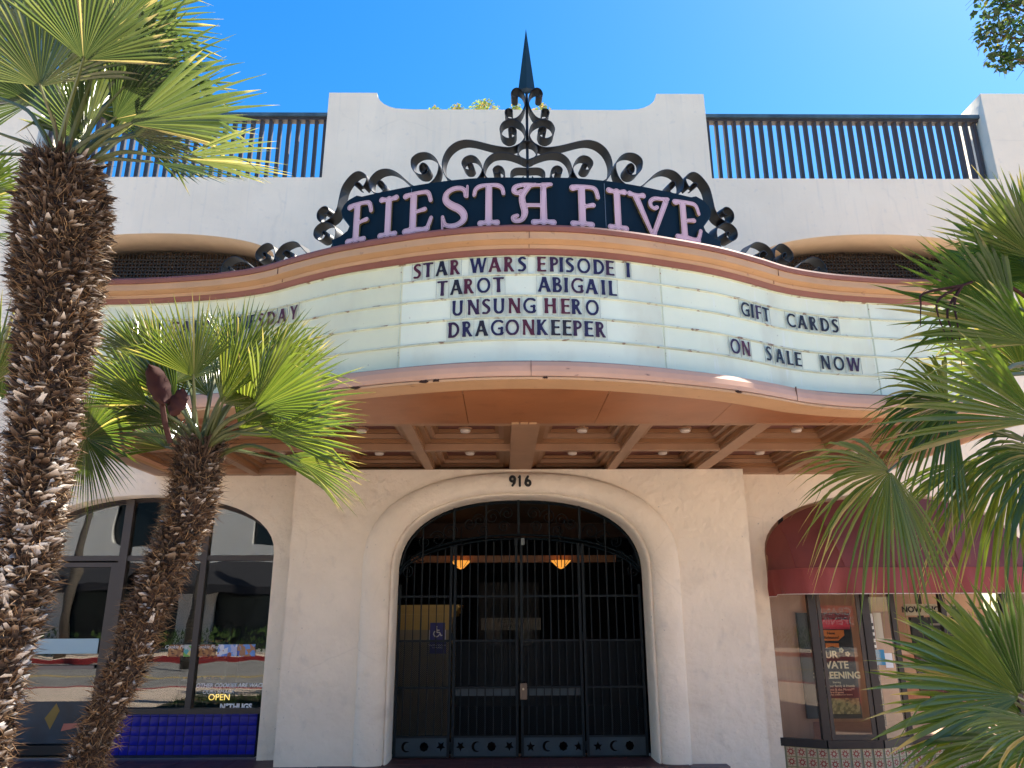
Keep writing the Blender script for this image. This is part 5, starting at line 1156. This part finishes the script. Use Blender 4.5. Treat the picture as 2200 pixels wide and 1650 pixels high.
    for i in range(int(160 * dens)):
        an = rng.uniform(0, 6.283); out = Vector((math.cos(an), math.sin(an), 0)); p0 = c + out * .10 + Vector((0, 0, rng.uniform(-.12, .08)))
        d = (out * rng.uniform(.4, 1) + Vector((0, 0, rng.uniform(.2, 1.3)))).normalized() * rng.uniform(.05, .17)
        s_ = Vector((-out.y, out.x, 0)) * rng.uniform(.002, .006)
        bm_.add([p0 - s_, p0 + s_, p0 + d + s_ * .4, p0 + d - s_ * .4], [(0, 1, 2, 3)], rng.uniform(0, .35))
    root_local(bm_, 'leaf_bases', BOOT, tk, root, 'stuff'); root_local(fm, 'fibre', FIB, tk, root, 'stuff')
    for f_ in P['f']:
        frond(t, root, c + Vector((rng.uniform(-.06, .06), rng.uniform(-.06, .06), 0)), f_[0:3], f_[3:6], f_[6], f_[7], f_[8], rng, jf={'A': .50, 'B': .42, 'C': .44, 'D': .48}.get(key, .45), wf={'C': .95}.get(key, 1.))
        if rng.random() < {'A': .3, 'B': .75, 'C': .15}.get(key, .2) and f_[5] > f_[2] - .02:
            H2 = Vector(f_[0:3]).lerp(c, rng.uniform(.1, .35)) + Vector((rng.uniform(-.12, .12), rng.uniform(.0, .25), rng.uniform(-.06, .12)))
            T2 = Vector(f_[3:6]).lerp(c, rng.uniform(.1, .3)) + Vector((rng.uniform(-.15, .15), rng.uniform(0, .3), rng.uniform(-.12, .12)))
            frond(t, root, c, H2, T2, rng.uniform(80, 130), rng.uniform(.4, .9), rng.uniform(.0, .08), rng)
    return t, root
for i, k in enumerate('ABCDEF'):
    t, root = palm(k, 11 + i)
    if k == 'B':
        # withered maroon leaf sheath in the crown
        for cx_, cz, w_, h_, tl in ((-1.92, 2.81, .06, .13, .5), (-1.80, 2.71, .05, .08, -.3)):
            mb = MB(); vs = []; fs = []
            for a_ in range(9):
                for b_ in range(7):
                    u, v_ = a_ / 8 * 2 - 1, b_ / 6 * 2 - 1; ww = w_ * math.sqrt(max(0.02, 1 - u * u))
                    x, z = v_ * ww, u * h_; y = -.03 * (1 - v_ * v_) + .012 * math.sin(u * 9 + v_ * 3); ww *= 1 + .12 * math.sin(u * 7)
                    vs.append((cx_ + x * math.cos(tl) - z * math.sin(tl), 4.02 + y, cz + x * math.sin(tl) + z * math.cos(tl)))
            for a_ in range(8):
                for b_ in range(6): q_ = a_ * 7 + b_; fs.append((q_, q_ + 1, q_ + 8, q_ + 7))
            mb.add(vs, fs, .1); root_local(mb, 'leaf_sheath', DEAD, t, root, smooth=True)
        root_local(MB().tube([(-1.85, 4.1, 2.5), (-1.87, 4.05, 2.6), (-1.9, 4.02, 2.75)], .015, 6, .3), 'dead_stalk', DEAD, t, root)
    if k == 'C':
        hub = (2.70, 4.02, 3.42)
        root_local(MB().tube(smoothpath([(3.50, 4.3, 2.97), (3.25, 4.2, 3.35), (2.95, 4.1, 3.50), hub], 4), [.014 - .0005 * q_ for q_ in range(13)], 6, .2), 'dead_stalk', DEAD, t, root)
        for pts in ([hub, (2.62, 4.0, 3.30), (2.60, 3.98, 3.1), (2.57, 3.97, 2.86)], [hub, (2.53, 4.0, 3.32), (2.50, 3.98, 3.20), (2.53, 3.97, 3.04)], [hub, (2.45, 4.0, 3.36), (2.41, 3.98, 3.28), (2.38, 3.97, 3.14)], [hub, (2.57, 4.0, 3.25), (2.56, 3.98, 3.12), (2.54, 3.97, 3.0)]):
            root_local(MB().tube(smoothpath(pts, 3), [.010 - .0009 * q_ for q_ in range(10)], 5, .2), 'dead_stalk', DEAD, t, root)
# planting under the palms
pg = MB()
for i in range(5000):
    x = random.uniform(-6, 6); y = random.uniform(3.2, 5.2); a = random.uniform(0, 6.3); h = random.uniform(.05, .22)
    if -1.2 < x < 1.6: continue
    pg.add([(x, y, -.02), (x + .012, y, -.02), (x + .08 * math.cos(a), y + .08 * math.sin(a), h)], [(0, 1, 2)])
pg.obj('grass', mat('grass_green', (.07, .14, .02), .7, var=.5, vscale=5), kind='stuff')
box('soil', -6.1, -1.3, 3.1, 5.3, -.02, .006, mat('soil', (.06, .045, .03), .9), None)['kind'] = 'structure'
box('soil', 1.7, 6.1, 3.1, 5.3, -.25, .006, MATS['soil'], None)['kind'] = 'structure'
# ---------------------------------------------------------------- street tree at the top right corner
stt = thing('street_tree', 'broadleaf street tree with dark glossy leaves poking into the top right corner', 'tree', (5.93, 5.2, -.70))
TL = leaf_mat('tree_leaf', [(.025, .06, .02), (.04, .09, .02), (.09, .13, .03), (.30, .28, .05)], (2.2, 2.2, .8), .35, .3)
bark = mat('tree_bark', (.10, .075, .055), .9, var=.4, vscale=8, bump=.6, bscale=20)
MB().tube([(0, 0, 0), (.05, 0, 2.5), (0, .05, 4.5), (-.2, 0, 6.2), (-.3, 0, 7.5)], [.16, .13, .11, .08, .05], 10).obj('trunk', bark, stt)
br = MB(); lf = MB(); rng = random.Random(5)
tips = []
for bx_, bz_, r_ in ((-1.62, 7.33, .22), (-1.50, 6.98, .26), (-1.78, 7.0, .14), (-1.30, 7.35, .36), (-1.35, 6.78, .20), (-1.72, 6.74, .12), (-1.05, 7.1, .45), (-.9, 7.7, .6), (-.6, 8.3, .8), (-.2, 7.6, .8), (.5, 7.8, .9), (0, 8.6, .9), (-1.0, 6.42, .10), (-1.5, 7.6, .35)):
    p = [(-.1, 0, 6.0), (bx_ * .5, .1, (6.0 + bz_) / 2 + .3), (bx_, 0, bz_)]
    MB().tube(smoothpath(p, 3), [.04, .035, .03, .025, .018, .012, .006], 6).obj('branch', bark, stt)
    for i in range(int(70 + 1500 * r_ ** 2)):
        v_ = Vector((rng.gauss(0, 1), rng.gauss(0, 1), rng.gauss(0, 1))).normalized() * r_ * rng.random() ** .45; q_ = Vector((bx_, 0, bz_)) + v_
        d = Vector((rng.uniform(-1, 1), rng.uniform(-1, 1), rng.uniform(-1, .2))).normalized(); s_ = d.cross(Vector((rng.uniform(-1, 1), rng.uniform(-1, 1), rng.uniform(-1, 1)))).normalized(); L_ = rng.uniform(.04, .085)
        edge = v_.length / r_; t_ = rng.random() * .55 + (.45 if edge > .85 and rng.random() < .3 else 0)
        lf.add([q_, q_ + d * L_ * .35 + s_ * L_ * .26, q_ + d * L_ * .75 + s_ * L_ * .18, q_ + d * L_, q_ + d * L_ * .75 - s_ * L_ * .18, q_ + d * L_ * .35 - s_ * L_ * .26], [(0, 1, 2, 3, 4, 5)], t_)
    for i in range(int(14 + 40 * r_)):
        v_ = Vector((rng.gauss(0, 1), rng.gauss(0, .6), rng.gauss(0, 1))).normalized() * r_; p0 = Vector((bx_, 0, bz_)) + v_ * .6; p1 = Vector((bx_, 0, bz_)) + v_ * 1.25 - Vector((0, 0, .04))
        br.tube([p0, (p0 + p1) / 2 + Vector((0, 0, .02)), p1], [.003, .002, .0012], 3)
lf.obj('foliage', TL, stt, tint=True); br.obj('twigs', bark, stt)
